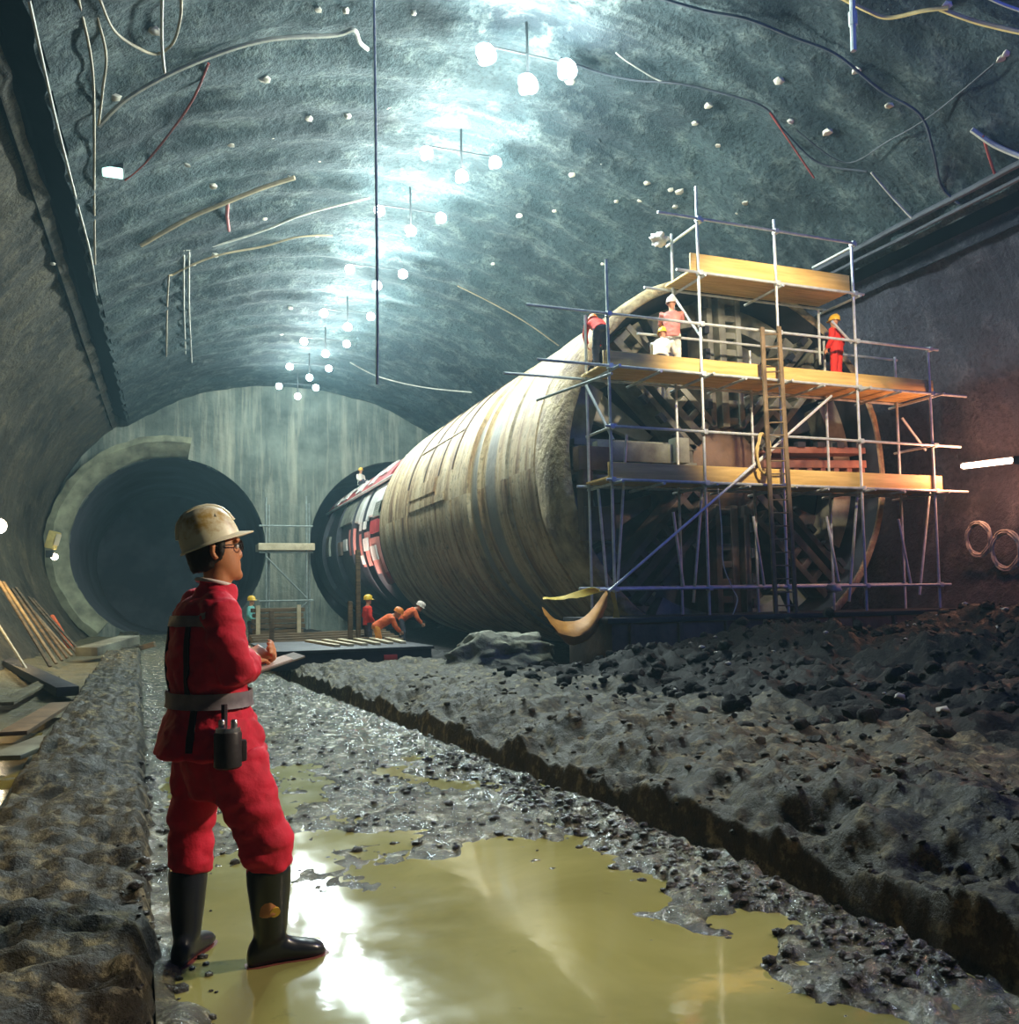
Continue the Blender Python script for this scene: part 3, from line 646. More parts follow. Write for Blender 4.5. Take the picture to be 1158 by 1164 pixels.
# ============================================================ CABLES AND ROPES ON THE ROOF
def cable(name, pts, r, mat, label, cat='cable', off=.19, hang=None):
    P3 = [on_roof(x, y, off) for x, y in pts]
    return tag(MB().tube(smooth_path(P3, 8), r, 6).build(name, mat), label, cat)
cable('hose', [(112, 143), (150, 108), (220, 72), (300, 46), (380, 40), (402, 34), (409, 48), (418, 56)], .045, 'cable_pale', 'pale hose running across the upper left roof and ending in a hook')
cable('cable', [(33, 0), (62, 130), (85, 220), (103, 290), (110, 335)], .028, 'cable_pale', 'long pale cable down the far upper left, outermost on the roof')
cable('cable', [(88, -5), (104, 70), (107, 140), (107, 230), (108, 300)], .026, 'cable_tan', 'tan cable dropping beside the outermost left cable, straight below a bend')
cable('cable', [(103, -5), (120, 58), (117, 100), (112, 143)], .024, 'cable_tan', 'short tan cable meeting the left end of the pale hose')
cable('cable', [(112, -5), (130, 35), (160, 56), (180, 61), (197, 48), (205, 20), (206, -5)], .026, 'cable_tan', 'tan cable hanging in a wide loop at the top left', off=.4)
cable('cable', [(184, -5), (184, 50), (187, 82)], .03, 'cable_pale', 'short straight cable end hanging within the cable loop', off=.5)
cable('cable', [(237, 72), (218, 115), (190, 155), (165, 185), (142, 205)], .026, 'cable_red', 'dark red cable sloping down to the green lamp')
cable('cable', [(211, 284), (245, 279), (300, 262), (345, 244), (420, 225)], .030, 'cable_pale', 'pale cable along the left roof joining two hanging lines')
cable('cable', [(209, 284), (209, 350), (211, 402)], .028, 'cable_pale', 'left one of the two parallel cables hanging on the left roof')
cable('cable', [(215, 284), (215, 350), (218, 412)], .028, 'cable_pale', 'right one of the two parallel cables hanging on the left roof')
cable('cable', [(189, 405), (191, 325), (199, 311), (245, 291), (300, 280), (340, 269), (378, 268)], .032, 'cable_tan', 'tan cable bending from vertical to follow the left roof')
cable('bar', [(160, 279), (215, 248), (260, 229), (300, 213), (335, 202)], .06, 'cable_tan', 'thick muddy bar fixed along the left roof above the cables', 'bar')
cable('hook_strap', [(259, 230), (258, 245), (260, 262)], .05, 'cable_red', 'short red strap hanging from the muddy roof bar', 'strap')
cable('cable', [(636, 66), (680, 82), (720, 91), (770, 95), (820, 106), (868, 122), (892, 150), (930, 185), (985, 195)], .024, 'cable_dark', 'dark cable running right from the nearest floodlight')
cable('cable', [(700, 60), (716, 72), (750, 92), (772, 95)], .016, 'cable_pale', 'thin pale wire joining the dark cable near the top centre')
cable('cable', [(740, -5), (800, 12), (850, 22), (900, 42), (950, 62), (1000, 102), (1045, 130), (1060, 170), (1070, 212), (1090, 232)], .030, 'cable_dark', 'long cable curving down the upper right roof to the ledge')
cable('cable', [(950, -6), (985, 12), (1010, 20), (1050, 12), (1078, 9)], .035, 'cable_yellow', 'yellow cable sagging at the top right beside the hanging tube', off=.3)
cable('cable', [(1068, 10), (1110, 25), (1165, 38)], .040, 'cable_yellow', 'thick yellow cable at the upper right corner', off=.3)
cable('cable', [(1120, -4), (1140, 5), (1165, 14)], .028, 'cable_pale', 'short grey cable crossing the top right corner', off=.3)
cable('cable', [(875, 128), (900, 165), (925, 202)], .024, 'cable_red', 'red cable slanting down the right roof below the dark cable')
cable('cable', [(990, 196), (1012, 222), (1038, 250)], .026, 'cable_pale', 'short pale cable ending just above the right ledge')
cable('cable', [(1104, 147), (1130, 165), (1165, 180)], .05, 'cable_pale', 'pale torn strip on the roof at the right edge')
cable('cable', [(1117, 154), (1124, 178), (1132, 202)], .026, 'cable_red', 'short red cable hanging below the pale torn strip')
cable('cable', [(398, 412), (430, 428), (480, 440), (536, 446)], .03, 'cable_pale', 'pale cable sagging across the roof behind the rope end', off=.6)
cable('cable', [(520, 325), (560, 345), (600, 368), (635, 393)], .022, 'cable_tan', 'thin wire slanting down to the top of the machine', off=.5)
cable('cable', [(905, 148), (960, 185), (1010, 160), (1060, 130), (1130, 72)], .014, 'cable_dark', 'thin dark wire rising to the pale plate at the upper right')
p = on_roof(969, -6, .2); q = at_y(970, 58, p.y); t = thing('hanging_tube', q, 'pale tube hanging down from the roof at the top right', 'tube')
MB().tube([p + V((0, 0, .6)), q], .05, 8).build('tube', 'galv', t)
m = q.lerp(p, .45); MB().tube([m, m + V((0, 0, .25))], .075, 8).build('joint_sleeve', 'galv', t)
top = at_y(424, -260, 13.5)
tag(MB().tube([at_y(424.5, -40 - 12 * k, 13.5) for k in range(13, 0, -1)] + [at_y(425, 0, 13.5), at_y(427, 150, 13.5), at_y(428.5, 300, 13.5), at_y(429, 380, 13.5), at_y(428.5, 437, 13.5)], .023, 8).build('hanging_rope', 'rope'), 'single straight grey rope hanging far down from the roof', 'rope')
for r, dx, lab in ((.07, 0, 'upper grey pipe running along the right roof ledge'), (.045, .16, 'lower thin pipe running along the right roof ledge')):
    tag(MB().tube([(15.15 + dx, y, 9.62 - dx * 1.2 + .03 * nz(y, r * 50)) for y in range(8, 33)], r, 8).build('ledge_pipe', 'cable_dark'), lab, 'pipe')
# bolt plates
for (x, y) in ((220, 300), (262, 164), (302, 90), (299, 90), (330, 202), (310, 155), (213, 188), (351, 135), (395, 132), (440, 121), (362, 11), (393, 12), (470, 15), (242, 212), (300, 248), (363, 182), (408, 184), (648, 92), (683, 184), (650, 199), (727, 228), (700, 229), (735, 208), (630, 240), (762, 216), (790, 140), (816, 165), (817, 165), (899, 138), (941, 150), (974, 80), (1145, 60), (1139, 66), (1076, 6), (805, 120), (767, 235), (772, 218), (848, 230), (840, 242), (886, 92), (1010, 120), (640, 290), (685, 300), (560, 300), (590, 245), (370, 345), (330, 350), (320, 380), (130, 110), (175, 35), (60, 300), (360, 268), (245, 290)):
    p = on_roof(x, y, .06); s = .075 + .05 * random.random()
    b = MB().blob(p, s, .35, 1, 1.5, (1, 1, .6), x)
    tag(b.build('rock_bolt_plate', 'bolt', None, 40), 'small pale plate of a rock bolt on the tunnel roof', 'bolt plate', 'rock bolt plates on the roof')
# ============================================================ BEHIND: platform, timber, tower, boulder
pf = thing('steel_platform', (3.7, 21.6, 0), 'long low black steel platform on the mud behind the boulder', 'platform')
MB().box((3.7, 21.5, .22), (3.5, 4.6, .36)).build('frame', 'steel_dark', pf, 30, .02)
MB().box((3.7, 21.5, .43), (3.6, 4.7, .06)).build('top_plate', 'steel_dark', pf, 30, .01)
MB().box((4.5, 19.16, .24), (.3, .05, .12)).build('red_marker', 'paint_red', pf, 30, .01)
for k in range(6):
    a = V((3.5 + .33 * k, 20.1 + .1 * k, .49)); b = V((3.3 + .42 * k, 23.4, .49))
    tag(MB().beam(a, b, .14, .06).build('plank', 'wood_pale', None, 30, .008), 'pale plank lying on the black platform, %s' % ['leftmost', 'second from the left', 'third from the left', 'third from the right', 'second from the right', 'rightmost'][k], 'plank', 'pale planks on the black platform')
for k in range(5):
    tag(MB().beam((2.1, 24.4 + .55 * k, .30 + .05 * k), (6.2, 24.9 + .55 * k, .34 + .05 * k), .2, .16).build('timber_beam', 'wood_old', None, 30, .01), 'long brown beam lying behind the black platform, %s' % ['nearest', 'second nearest', 'middle one', 'second farthest', 'farthest'][k], 'beam', 'long beams behind the platform')
for k in range(3):
    x = (2.45, 4.55, 4.75)[k]; y = (24.0, 24.1, 24.0)[k]; hgt = (1.3, 1.5, 2.9)[k]
    tag(MB().beam((x, y, .3), (x, y, hgt), .12, .12).build('timber_post', 'wood_old', None, 30, .01), ['short upright post behind the left end of the platform', 'short grey post beside the taller one before the machine tail', 'tall thin post standing before the machine tail'][k], 'post')
cr = thing('crate_stack', (3.0, 29, 0), 'brown stack of slatted timber beside the teal worker', 'timber stack')
for k in range(7): MB().box((3.15, 29, .25 + .17 * k), (1.6 - .05 * (k % 3), .9, .13)).build('slat_layer', 'wood_old', cr, 30, .015)
for x in (2.5, 3.75): MB().box((x, 28.5, .75), (.12, .08, 1.35)).build('batten', 'wood_pale', cr, 30)
# small scaffold tower before the end wall
tw = thing('scaffold_tower', (4.8, 41, 0), 'slim grey scaffold tower with pale deck between the two tunnel mouths', 'scaffold tower')
X0, X1 = 3.95, 5.75
for x, y, z in ((X0, 41, 6.3), (X1, 41, 6.4), (X0 + .25, 42.2, 6.1), (X1 + .3, 42.2, 6.2)): MB().tube([(x, y, -.1), (x, y, z)], .05, 6).build('standard', 'galv_dull', tw)
for z in (1.6, 3.8, 5.0): MB().tube([(X0 - .3, 40.95, z), (X1 + .3, 40.95, z)], .045, 6).build('ledger', 'galv_dull', tw)
for a, b in (((X0, 3.6), (X1, 1.7)), ((X1, 1.5), (X0, -.05)), ): MB().tube([(a[0], 40.93, a[1]), (b[0], 40.93, b[1])], .045, 6).build('brace', 'galv_dull', tw)
MB().box((4.85, 41.5, 4.05), (2.5, 1.5, .32)).build('deck', 'wood_pale', tw, 30, .02)
bl = MB().blob((6.35, 17.3, .28), .72, .45, 5, 1.3, (1.45, .8, .70), 3)
for i_, v_ in enumerate(bl.v): bl.v[i_] = v_ + (v_ - V((6.35, 17.3, .32))).normalized() * .16 * (.5 - abs(noise.fractal(v_ * 2.2, .8, 2.2, 6)))
tag(bl.build('boulder', 'stone', None, 60), 'large grey boulder at the right end of the black platform', 'boulder')
# left side: leaning planks, pipe, boards
def lplank(a, b, w, h, mat, lab, nm='plank', cat='plank', g=None): tag(MB().beam(a, b, w, h).build(nm, mat, None, 30, .006), lab, cat, g)
for k in range(7):
    a = V((-4.35, 26.5 + 1.15 * k, 2.35 - .12 * k)); b = V((-2.75, 24.0 + 1.25 * k, .05))
    lplank(b + V((0, .35 * nz(k * 3.3, 1), 0)), a + V((0, .5 * nz(k * 2.1, 5), .5 * nz(k * 1.7, 9))), .07, .05, ('wood_old', 'ladderwood', 'wood_old')[k % 3], 'thin timber leaning against the left wall, %s' % ['nearest of the row', 'second from the near end', 'third from the near end', 'in the middle of the row', 'third from the far end', 'second from the far end', 'farthest of the row'][k], 'leaning_timber', 'timber', 'timbers leaning on the left wall')
tag(MB().tube([V((-4.1, 36.0, 1.15)), V((-3.35, 34.8, .05))], .10, 8).build('pipe', 'orange'), 'bright orange pipe leaning by the left tunnel mouth', 'pipe')
lplank(at_z(-12, 742, .1), at_z(77, 786, .05), .35, .16, 'steel_dark', 'dark heavy beam lying slantwise on the left bank', 'steel_beam', 'beam')
tag(MB().tube([at_x(-5, 705, -4.2), at_z(31, 762, .1)], .035, 6).build('rod', 'cable_pale'), 'thin pale rod leaning on the left wall', 'rod')
for k, (p, q, w, mt, lb) in enumerate((((2, 862), (62, 838), .34, 'steel_grey', 'flat grey board on the left bank beside the yellow water'), ((5, 800), (60, 770), .25, 'leftg', 'muddy yellowish board lying behind the dark slanting beam'), ((14, 834), (70, 800), .3, 'wood_old', 'brown board lying between grey board and dark beam'))):
    lplank(at_z(*p, .05), at_z(*q, .07), w, .05, mt, lb)
lplank(at_z(98, 741, .2), at_z(147, 727, .45), .7, .25, 'steel_grey', 'pale concrete block at the far end of the left kerb', 'concrete_block', 'block')
lplank(at_z(148, 740, .1), at_z(176, 732, .3), .16, .16, 'wood_old', 'brown timber offcut lying at the mouth of the left tunnel', 'timber_offcut', 'timber')
# ============================================================ PEOPLE
UP = V((0, 0, 1))
def fuse(mb, name, mat, parent, voxel, it=6, wrinkle=0, wf=9, fac=.5):
    o = mb.build('t', mat, None, 0, 0, False)
    r = o.modifiers.new('r', 'REMESH'); r.mode = 'VOXEL'; r.voxel_size = voxel; r.use_smooth_shade = True
    s = o.modifiers.new('s', 'SMOOTH'); s.iterations = it; s.factor = fac
    me = bpy.data.meshes.new_from_object(o.evaluated_get(bpy.context.evaluated_depsgraph_get()))
    bpy.data.objects.remove(o); me.name = name
    if wrinkle:
        for v in me.vertices:
            p = v.co; k = noise.fractal(V((p.x * wf, p.y * wf, p.z * wf * 1.7)), 1, 2, 3)
            v.co += v.normal * wrinkle * (abs(k) * 1.6 - .35)
    me.materials.clear(); me.materials.append(M[mat]); me.shade_smooth()
    n = bpy.data.objects.new(name, me); COL.objects.link(n); n.parent = parent
    n.matrix_parent_inverse = (Matrix.Translation(parent.location) @ parent.rotation_euler.to_matrix().to_4x4()).inverted()
    return n
def ering(c, X, Y, a, b, n=24): return [c + X * (a * cos(2 * pi * k / n)) + Y * (b * sin(2 * pi * k / n)) for k in range(n)]
def hand(mb, w, d, pn, s=1.0, curl=.6, side=1):
    """palm, four unequal bent fingers and a thumb; d along the hand, pn out of the palm"""
    d = d.normalized(); y = pn.cross(d).normalized() * side; pn = d.cross(y).normalized() * side
    L = .092 * s
    rings = []
    for t, a, b in ((-.15, .028, .022), (.1, .032, .019), (.5, .041, .016), (1.0, .042, .014)):
        rings.append(ering(w + d * L * t, y, pn, a * s, b * s, 12))
    mb.rings(rings)
    for k, (o, ln, r) in enumerate(((-.031, .070, .0086), (-.010, .080, .0092), (.011, .075, .0090), (.031, .060, .0080))):
        p = w + d * L * .92 + y * o * s; pts = [p - d * .02 * s]; a = 0.15; pts.append(p)
        for sg in (.45, .32, .25):
            a += curl; dirn = d * cos(a) + pn * sin(a); p = p + dirn * ln * sg * s; pts.append(p)
        mb.tube(pts, [r * s, r * s, r * s * .97, r * s * .9, r * s * .75], 8)
    p = w + d * L * .25 - y * .030 * s
    t1 = p + (d * .75 - y * .75 + pn * .35).normalized() * .035 * s; t2 = t1 + (d * .9 - y * .25 + pn * .5).normalized() * .032 * s; t3 = t2 + (d * .9 + y * .1 + pn * .55).normalized() * .024 * s
    mb.tube([w + d * L * .1 - y * .01 * s, p, t1, t2, t3], [.014 * s, .013 * s, .0115 * s, .0105 * s, .008 * s], 8)
def head(mb, c, hf, hu, s=1.0):
    hf = hf.normalized(); hl = hu.cross(hf).normalized(); hu = hf.cross(hl).normalized()
    G = lambda f, l, u: c + (hf * f + hl * l + hu * u) * s
    rr = []
    for u, fo, a, b in ((-.125, .045, .022, .028), (-.115, .038, .046, .042), (-.09, .025, .068, .056), (-.055, .012, .083, .066), (-.01, .002, .094, .073), (.03, -.004, .098, .077), (.07, -.006, .094, .075), (.10, -.006, .076, .062), (.118, -.006, .045, .038)):
        rr.append(ering(G(fo, 0, u), hf, hl, a * s, b * s, 24))
    mb.rings(rr)
    mb.rings([ering(G(.088, 0, .012), hl, hu, .008 * s, .006 * s, 10), ering(G(.100, 0, -.012), hl, hu, .011 * s, .012 * s, 10), ering(G(.110, 0, -.030), hl, hu, .015 * s, .010 * s, 10), ering(G(.085, 0, -.040), hl, hu, .014 * s, .006 * s, 10)])
    mb.tube([G(.086, -.055, .026), G(.099, -.025, .032), G(.099, .025, .032), G(.086, .055, .026)], .010 * s, 8)
    mb.tube([G(.078, -.026, -.066), G(.090, 0, -.064), G(.078, .026, -.066)], .009 * s, 8)
    mb.tube([G(.076, -.022, -.078), G(.087, 0, -.079), G(.076, .022, -.078)], .009 * s, 8)
    mb.blob(G(.075, 0, -.108), .024 * s, 0, 2)
    for sd in (-1, 1):
        mb.tube([G(-.002, sd * .076, .018), G(-.010, sd * .085, .020), G(-.016, sd * .085, -.005), G(-.004, sd * .078, -.034)], [.008 * s, .011 * s, .010 * s, .008 * s], 8)
    return G
def helmet(G, hf, hu, par, mat, s=1.0, tilt=0.0, lift=.035, brim=.055, hs=1.0):
    hf = hf.normalized(); hl = hu.cross(hf).normalized(); hu = hf.cross(hl).normalized()
    R = Matrix.Rotation(-tilt, 3, hl); f, u = R @ hf, R @ hu; c = G(-.004, 0, lift)
    mb = MB(); n = 36; rs = []
    def row(uu, a, b, fo=0): return [c + (f * (fo + a * cos(2 * pi * k / n)) + hl * b * sin(2 * pi * k / n) + u * uu) * s for k in range(n)]
    prof = [(uu * hs, q) for uu, q in ((0, 1.0), (.02, .995), (.05, .96), (.08, .88), (.105, .75), (.123, .56), (.134, .33), (.138, .05))]
    outer = [row(uu, .132 * q, .108 * q) for uu, q in prof]
    def brow(g, uu):
        o = []
        for k in range(n):
            a = 2 * pi * k / n; e = .012 + brim * max(0, cos(a)) ** 2.2
            o.append(c + (f * ((.132 + e * g) * cos(a)) + hl * (.108 + .012 * g) * sin(a) + u * (uu - .012 * g * max(0, cos(a)))) * s)
        return o
    rs = [row(.03, .115, .092), row(-.004, .126, .102), brow(.96, -.008), brow(1, -.002), brow(.1, .006)] + outer
    h = mb.rings(rs).build('helmet', mat, par, 50)
    rg = MB(); pts = [c + (f * .134 * q * sg + u * (uu + .001)) * s for sg, lst in ((1, prof[2:]), (-1, prof[2:][::-1])) for uu, q in lst]
    rg.tube(pts, .009 * s, 8, flat=(1.6, 1)).build('helmet_ridge', mat, h, 60)
    return h, c, f, hl, u
def boot(par, ankle, fd, top, topr, mat='boot', s=1.0, voxel=.012):
    fd = V((fd.x, fd.y, 0)).normalized(); sd = UP.cross(fd); g = V((ankle.x, ankle.y, ankle.z))
    mb = MB(); k = []
    for t, a in ((0, topr), (.25, topr * .97), (.55, topr * .86), (.8, topr * .76), (.93, topr * .70)):
        c = top.lerp(g + UP * .08 * s, t); k.append(ering(c, fd, sd, a * 1.05, a, 20))
    mb.rings(k)
    k = []
    for x, w, h, zo in ((-.085, .024, .060, .0), (-.07, .036, .10, 0), (-.02, .040, .135, 0), (.03, .040, .118, 0), (.08, .044, .088, 0), (.13, .050, .074, 0), (.165, .047, .064, 0), (.19, .036, .05, 0), (.202, .016, .03, .006)):
        c = g + fd * x * s + UP * (h / 2 + zo) * s
        k.append(ering(c, sd, UP, w * s, h * .5 * s, 16))
    mb.rings(k)
    b = fuse(mb, 'boot', mat, par, voxel * s, 5)
    out = [(-.09, .0), (-.085, .026), (-.05, .040), (.0, .038), (.05, .040), (.10, .049), (.14, .054), (.18, .045), (.203, .022), (.209, 0)]
    ol = out + [(x, -w) for x, w in out[-2:0:-1]]; n = len(ol); vs = [g + (fd * x + sd * w) * s * 1.03 + UP * z * s for z in (-.018, .012) for x, w in ol]
    MB().add(vs, [list(range(n))[::-1], list(range(n, 2 * n))] + [[i, (i + 1) % n, n + (i + 1) % n, n + i] for i in range(n)]).build('sole', 'boot_sole', b, 50)
    return b
M['boot'] = simple('black_rubber_boot', (.018, .022, .032), (.010, .012, .018), 4, .28, 0, .1, .004)
M['boot_sole'] = simple('red_rubber_sole', (.22, .045, .035), (.12, .03, .025), 6, .6)
M['overall'] = simple('crimson_overall_fabric', (.64, .006, .040), (.42, .004, .024), 7, .78, 0, .35, .012, (1, 1, 1), .3, .6)
M['reflect'] = simple('grey_reflective_band', (.26, .23, .27), (.15, .13, .16), 9, .6)
M['bandark'] = simple('dark_webbing', (.035, .02, .03), (.02, .012, .02), 9, .8)
M['helmet_m'] = simple('muddied_cream_helmet', (.88, .85, .64), (.52, .36, .10), 9, .42, 0, .1, .004, (1, 1, 1), .36, .50)
M['canister'] = simple('dark_canister', (.05, .045, .05), (.03, .026, .03), 8, .4, .3)
M['chrome'] = simple('bright_metal', (.75, .74, .72), (.6, .6, .58), 8, .22, .9)
M['paper'] = simple('white_paper', (.80, .78, .72), (.72, .70, .64), 8, .8)
M['board'] = simple('grey_board', (.33, .35, .33), (.25, .26, .25), 8, .6)
M['patch'] = simple('grey_sticker', (.33, .33, .27), (.25, .25, .2), 8, .6)
M['badge'] = simple('yellow_badge', (.62, .40, .04), (.5, .28, .03), 20, .5)
M['shirt'] = simple('pale_shirt_collar', (.75, .70, .66), (.6, .55, .52), 8, .8)
M['skin_m'] = simple('tanned_skin', (.56, .24, .11), (.46, .18, .08), 10, .5, 0, .12, .003)
# ---- the man in the red overall, standing in the puddle
B0 = at_z(243, 1094, 0); D0 = B0.dot(CA)
man = thing('person', (B0.x, B0.y, -.02), 'person in crimson overall and muddied cream helmet standing in the puddle, seen from behind', 'person')
mp = lambda px, py, dd=0: at_d(px, py, D0 + dd)
PH = radians(35); mf = CR * cos(PH) + CA * sin(PH); ml = UP.cross(mf)
body = MB()
hf = (CR * cos(radians(24)) + CA * sin(radians(24)) + UP * .16).normalized(); hc = mp(243, 627, .0)
hu = (UP - hf * UP.dot(hf)).normalized()
G = head(body, hc, hf, hu, 1.04)
body.tube([mp(244, 690, 0), mp(246, 668, 0), mp(248, 648, .0), hc - UP * .02], [.075, .060, .057, .060], 16)
TR = [(676, 244, .075, .075), (681, 239, .15, .095), (689, 235, .195, .112), (705, 232, .212, .126), (740, 232, .222, .140), (770, 235, .218, .148), (788, 238, .208, .150), (796, 238, .205, .150), (806, 238, .218, .160), (828, 239, .245, .195), (855, 240, .262, .220)]
core = [ering(mp(x, y), mf, ml, min(d, .17) * .82, min(w, .21) * .82) for y, x, w, d in TR]
body.rings(core)
shR, elR, wrR = mp(250, 695, -.155), mp(269, 768, -.19), mp(284, 750, .015)
shL, elL, wrL = mp(216, 693, .155), mp(262, 768, .24), mp(296, 752, .16)
for a, b, c in ((shR, elR, wrR), (shL, elL, wrL)): body.tube([a, b, c], [.058, .046, .032], 12)
for hipx, kx, ax, dd, d2 in ((258, 302, 306, -.08, -.09), (222, 216, 214, .09, .09)):
    body.tube([mp(hipx, 872, dd), mp(kx, 950, d2), mp(ax, 1040, d2)], [.085, .060, .042], 12)
hand(body, wrR, (mp(300, 740, .10) - wrR), (-UP * .5 + mf * .1 + ml * .8), 1.08, .50, 1)
hand(body, wrL, (mp(307, 744, .13) - wrL), (UP * .5 - ml * .8), 1.05, .5, 1)
fuse(body, 'body', 'skin_m', man, .0075, 3)
# jacket of the overall
jk = MB(); jr = [ering(mp(x, y), mf, ml, d, w, 32) for y, x, w, d in TR]
jk.rings(jr)
jk.tube([mp(244, 690, -.05), mp(247, 688, -.11), shR, shR.lerp(elR, .5), elR, elR.lerp(wrR, .45), wrR.lerp(elR, .10)], [.055, .072, .082, .078, .074, .070, .056], 18)
jk.tube([mp(232, 690, .05), mp(224, 688, .11), shL, shL.lerp(elL, .5), elL, elL.lerp(wrL, .5), wrL.lerp(elL, .08)], [.055, .072, .082, .078, .072, .062, .052], 18)
jk.tube([mp(244, 682, 0), mp(246, 672, 0), mp(248, 664, .01)], [.095, .082, .073], 20)
jk = fuse(jk, 'jacket', 'overall', man, .011, 5, .013, 6)
from mathutils.bvhtree import BVHTree
JB = BVHTree.FromPolygons([v.co for v in jk.data.vertices], [list(p.vertices) for p in jk.data.polygons])
def tsurf(y, ang, off):
    for (a, b) in zip(TR, TR[1:]):
        if a[0] <= y <= b[0]:
            t = (y - a[0]) / (b[0] - a[0]); x, w, d = (lerp(a[k], b[k], t) for k in (1, 2, 3)); break
    return mp(x, y) + mf * (d + off) * cos(ang) + ml * (w + off) * sin(ang)
def patch(ys, angs, off, nm, mat, par, th=.006):
    mb = MB(); m = len(angs); v0 = []; v1 = []
    for y in ys:
        for a in angs:
            p = tsurf(y, a, off); q = tsurf(y, a, off + th)
            if nm != 'belt':
                lo, nr, _, _ = JB.find_nearest(p); dr = (q - p).normalized(); p, q = lo - dr * .004, lo + dr * .007
            v0.append(p); v1.append(q)
    k = len(v0)
    fs = []
    for i in range(len(ys) - 1):
        for j in range(m - 1):
            q = [i * m + j, i * m + j + 1, (i + 1) * m + j + 1, (i + 1) * m + j]; fs += [q[::-1], [e + k for e in q]]
    ed = list(range(m)) + [i * m + m - 1 for i in range(1, len(ys))] + [(len(ys) - 1) * m + j for j in range(m - 2, -1, -1)] + [i * m for i in range(len(ys) - 2, 0, -1)]
    fs += [[ed[q], ed[(q + 1) % len(ed)], ed[(q + 1) % len(ed)] + k, ed[q] + k] for q in range(len(ed))]
    return mb.add(v0 + v1, fs).build(nm, mat, par, 60)
A = lambda d0, d1, n=24: [radians(lerp(d0, d1, k / n)) for k in range(n + 1)]
tag(patch([784, 788, 792, 796, 801], A(0, 360, 60), .012, 'belt', 'reflect', jk), 'grey reflective belt')
patch([699, 703, 707, 711], A(112, 262), .003, 'reflective_band', 'reflect', jk)
for d0, d1 in ((158, 166), (214, 222)): patch([711, 725, 740, 755, 770, 784], A(d0, d1, 4), .001, 'back_webbing', 'bandark', jk)
patch([801, 815, 830, 845], A(224, 232, 4), .003, 'back_webbing', 'bandark', jk)
# collar of the pale shirt
MB().tube([mp(244, 672, 0) + (mf * cos(a) * .074 + ml * sin(a) * .078) + UP * (.035 - .016 * cos(a)) for a in A(0, 345, 30)], .005, 8, closed=True, flat=(1, 1.6)).build('shirt_collar', 'shirt', jk, 60)
# cuff
d = (wrR - elR).normalized(); MB().tube([wrR - d * .035, wrR - d * .005], [.047, .045], 16).build('shirt_cuff', 'shirt', jk, 60)
# trousers
tr = MB()
tr.rings([ering(mp(x, y), mf, ml, d, w, 24) for y, x, w, d in ((815, 242, .19, .135), (850, 245, .19, .140), (885, 249, .185, .138), (905, 253, .16, .125))])
tr.tube([mp(264, 862, -.08), mp(281, 905, -.095), mp(297, 942, -.09), mp(305, 962, -.09), mp(305, 978, -.09), mp(305, 988, -.09)], [.128, .118, .104, .102, .096, .086], 20)
tr.tube([mp(226, 862, .09), mp(222, 905, .10), mp(217, 942, .09), mp(217, 962, .09), mp(217, 978, .09), mp(216, 988, .09)], [.108, .098, .090, .092, .094, .086], 20)
fuse(tr, 'trousers', 'overall', man, .012, 6, .016, 4.5)
# boots
rA = at_z(306, 1096, 0) + CA * .02; lA = at_z(212, 1091, 0)
rA.z = lA.z = -.012
fR = (at_z(378, 1081, 0) - at_z(296, 1098, 0)); fL = CR * .08 + CA
b = boot(man, rA, fR, mp(305, 984, -.09), .086, s=1.12)
from mathutils.bvhtree import BVHTree
bv = BVHTree.FromPolygons([v.co for v in b.data.vertices], [list(p.vertices) for p in b.data.polygons])
bn = bv.ray_cast(CAM_P, ray(312, 1036).normalized()); c = bn[0]; e1 = UP.cross(bn[1]).normalized(); e2 = bn[1].cross(e1)
MB().add([c + e1 * .021 * cos(k * pi / 10) + e2 * .021 * sin(k * pi / 10) + bn[1] * dd for dd in (.009, -.02) for k in range(20)], [list(range(20)), list(range(20, 40))] + [[i, (i + 1) % 20, 20 + (i + 1) % 20, 20 + i] for i in range(20)]).build('badge', 'badge', b, 40)
boot(man, lA, fL, mp(214, 984, .09), .080, s=1.08)
# helmet, hair, glasses
h, c, f, hl, u = helmet(G, hf, hu, man, 'helmet_m', .93, .22, .036, .05, 1.22)
q = c + (hl * -.074 + f * .014 + u * .105) * .93; nn = (hl * -.8 + u * .62).normalized()
MB().box(q, (.075, .02, .014), Matrix((f, nn.cross(f), nn)).transposed()).build('sticker', 'patch', h, 30)
hr = MB(); rr = []
for uu, a, b2, fo in ((-.075, .048, .052, -.045), (-.055, .072, .068, -.030), (-.03, .084, .078, -.022), (.01, .094, .083, -.016), (.05, .094, .083, -.014), (.08, .082, .076, -.012)):
    rr.append(ering(G(fo, 0, uu), hf, hl, a * 1.04, b2 * 1.04, 24))
hr.rings(rr)
for sd in (-1, 1): hr.tube([G(.022, sd * .073, .04), G(.02, sd * .075, .0), G(.014, sd * .071, -.03)], [.016, .014, .008], 8)
fuse(hr, 'hair', 'hair', man, .009, 3, .004, 30)
gl = MB(); 
for sd in (-1, 1):
    gl.tube([G(.108, sd * .033, .008) + (hl * .025 * cos(k * pi / 8) + hu * .020 * sin(k * pi / 8)) for k in range(16)], .0026, 6, closed=True)
    gl.tube([G(.104, sd * .058, .012), G(.05, sd * .080, .014), G(-.01, sd * .084, .016)], .0026, 6)
gl.tube([G(.112, -.008, .012), G(.112, .008, .012)], .0026, 6); gl.build('glasses', 'hair', man, 60)
for sd in (-1, 1): MB().blob(G(.083, sd * .033, .008), .0135, 0, 2).build('eye', 'shirt', man, 60)
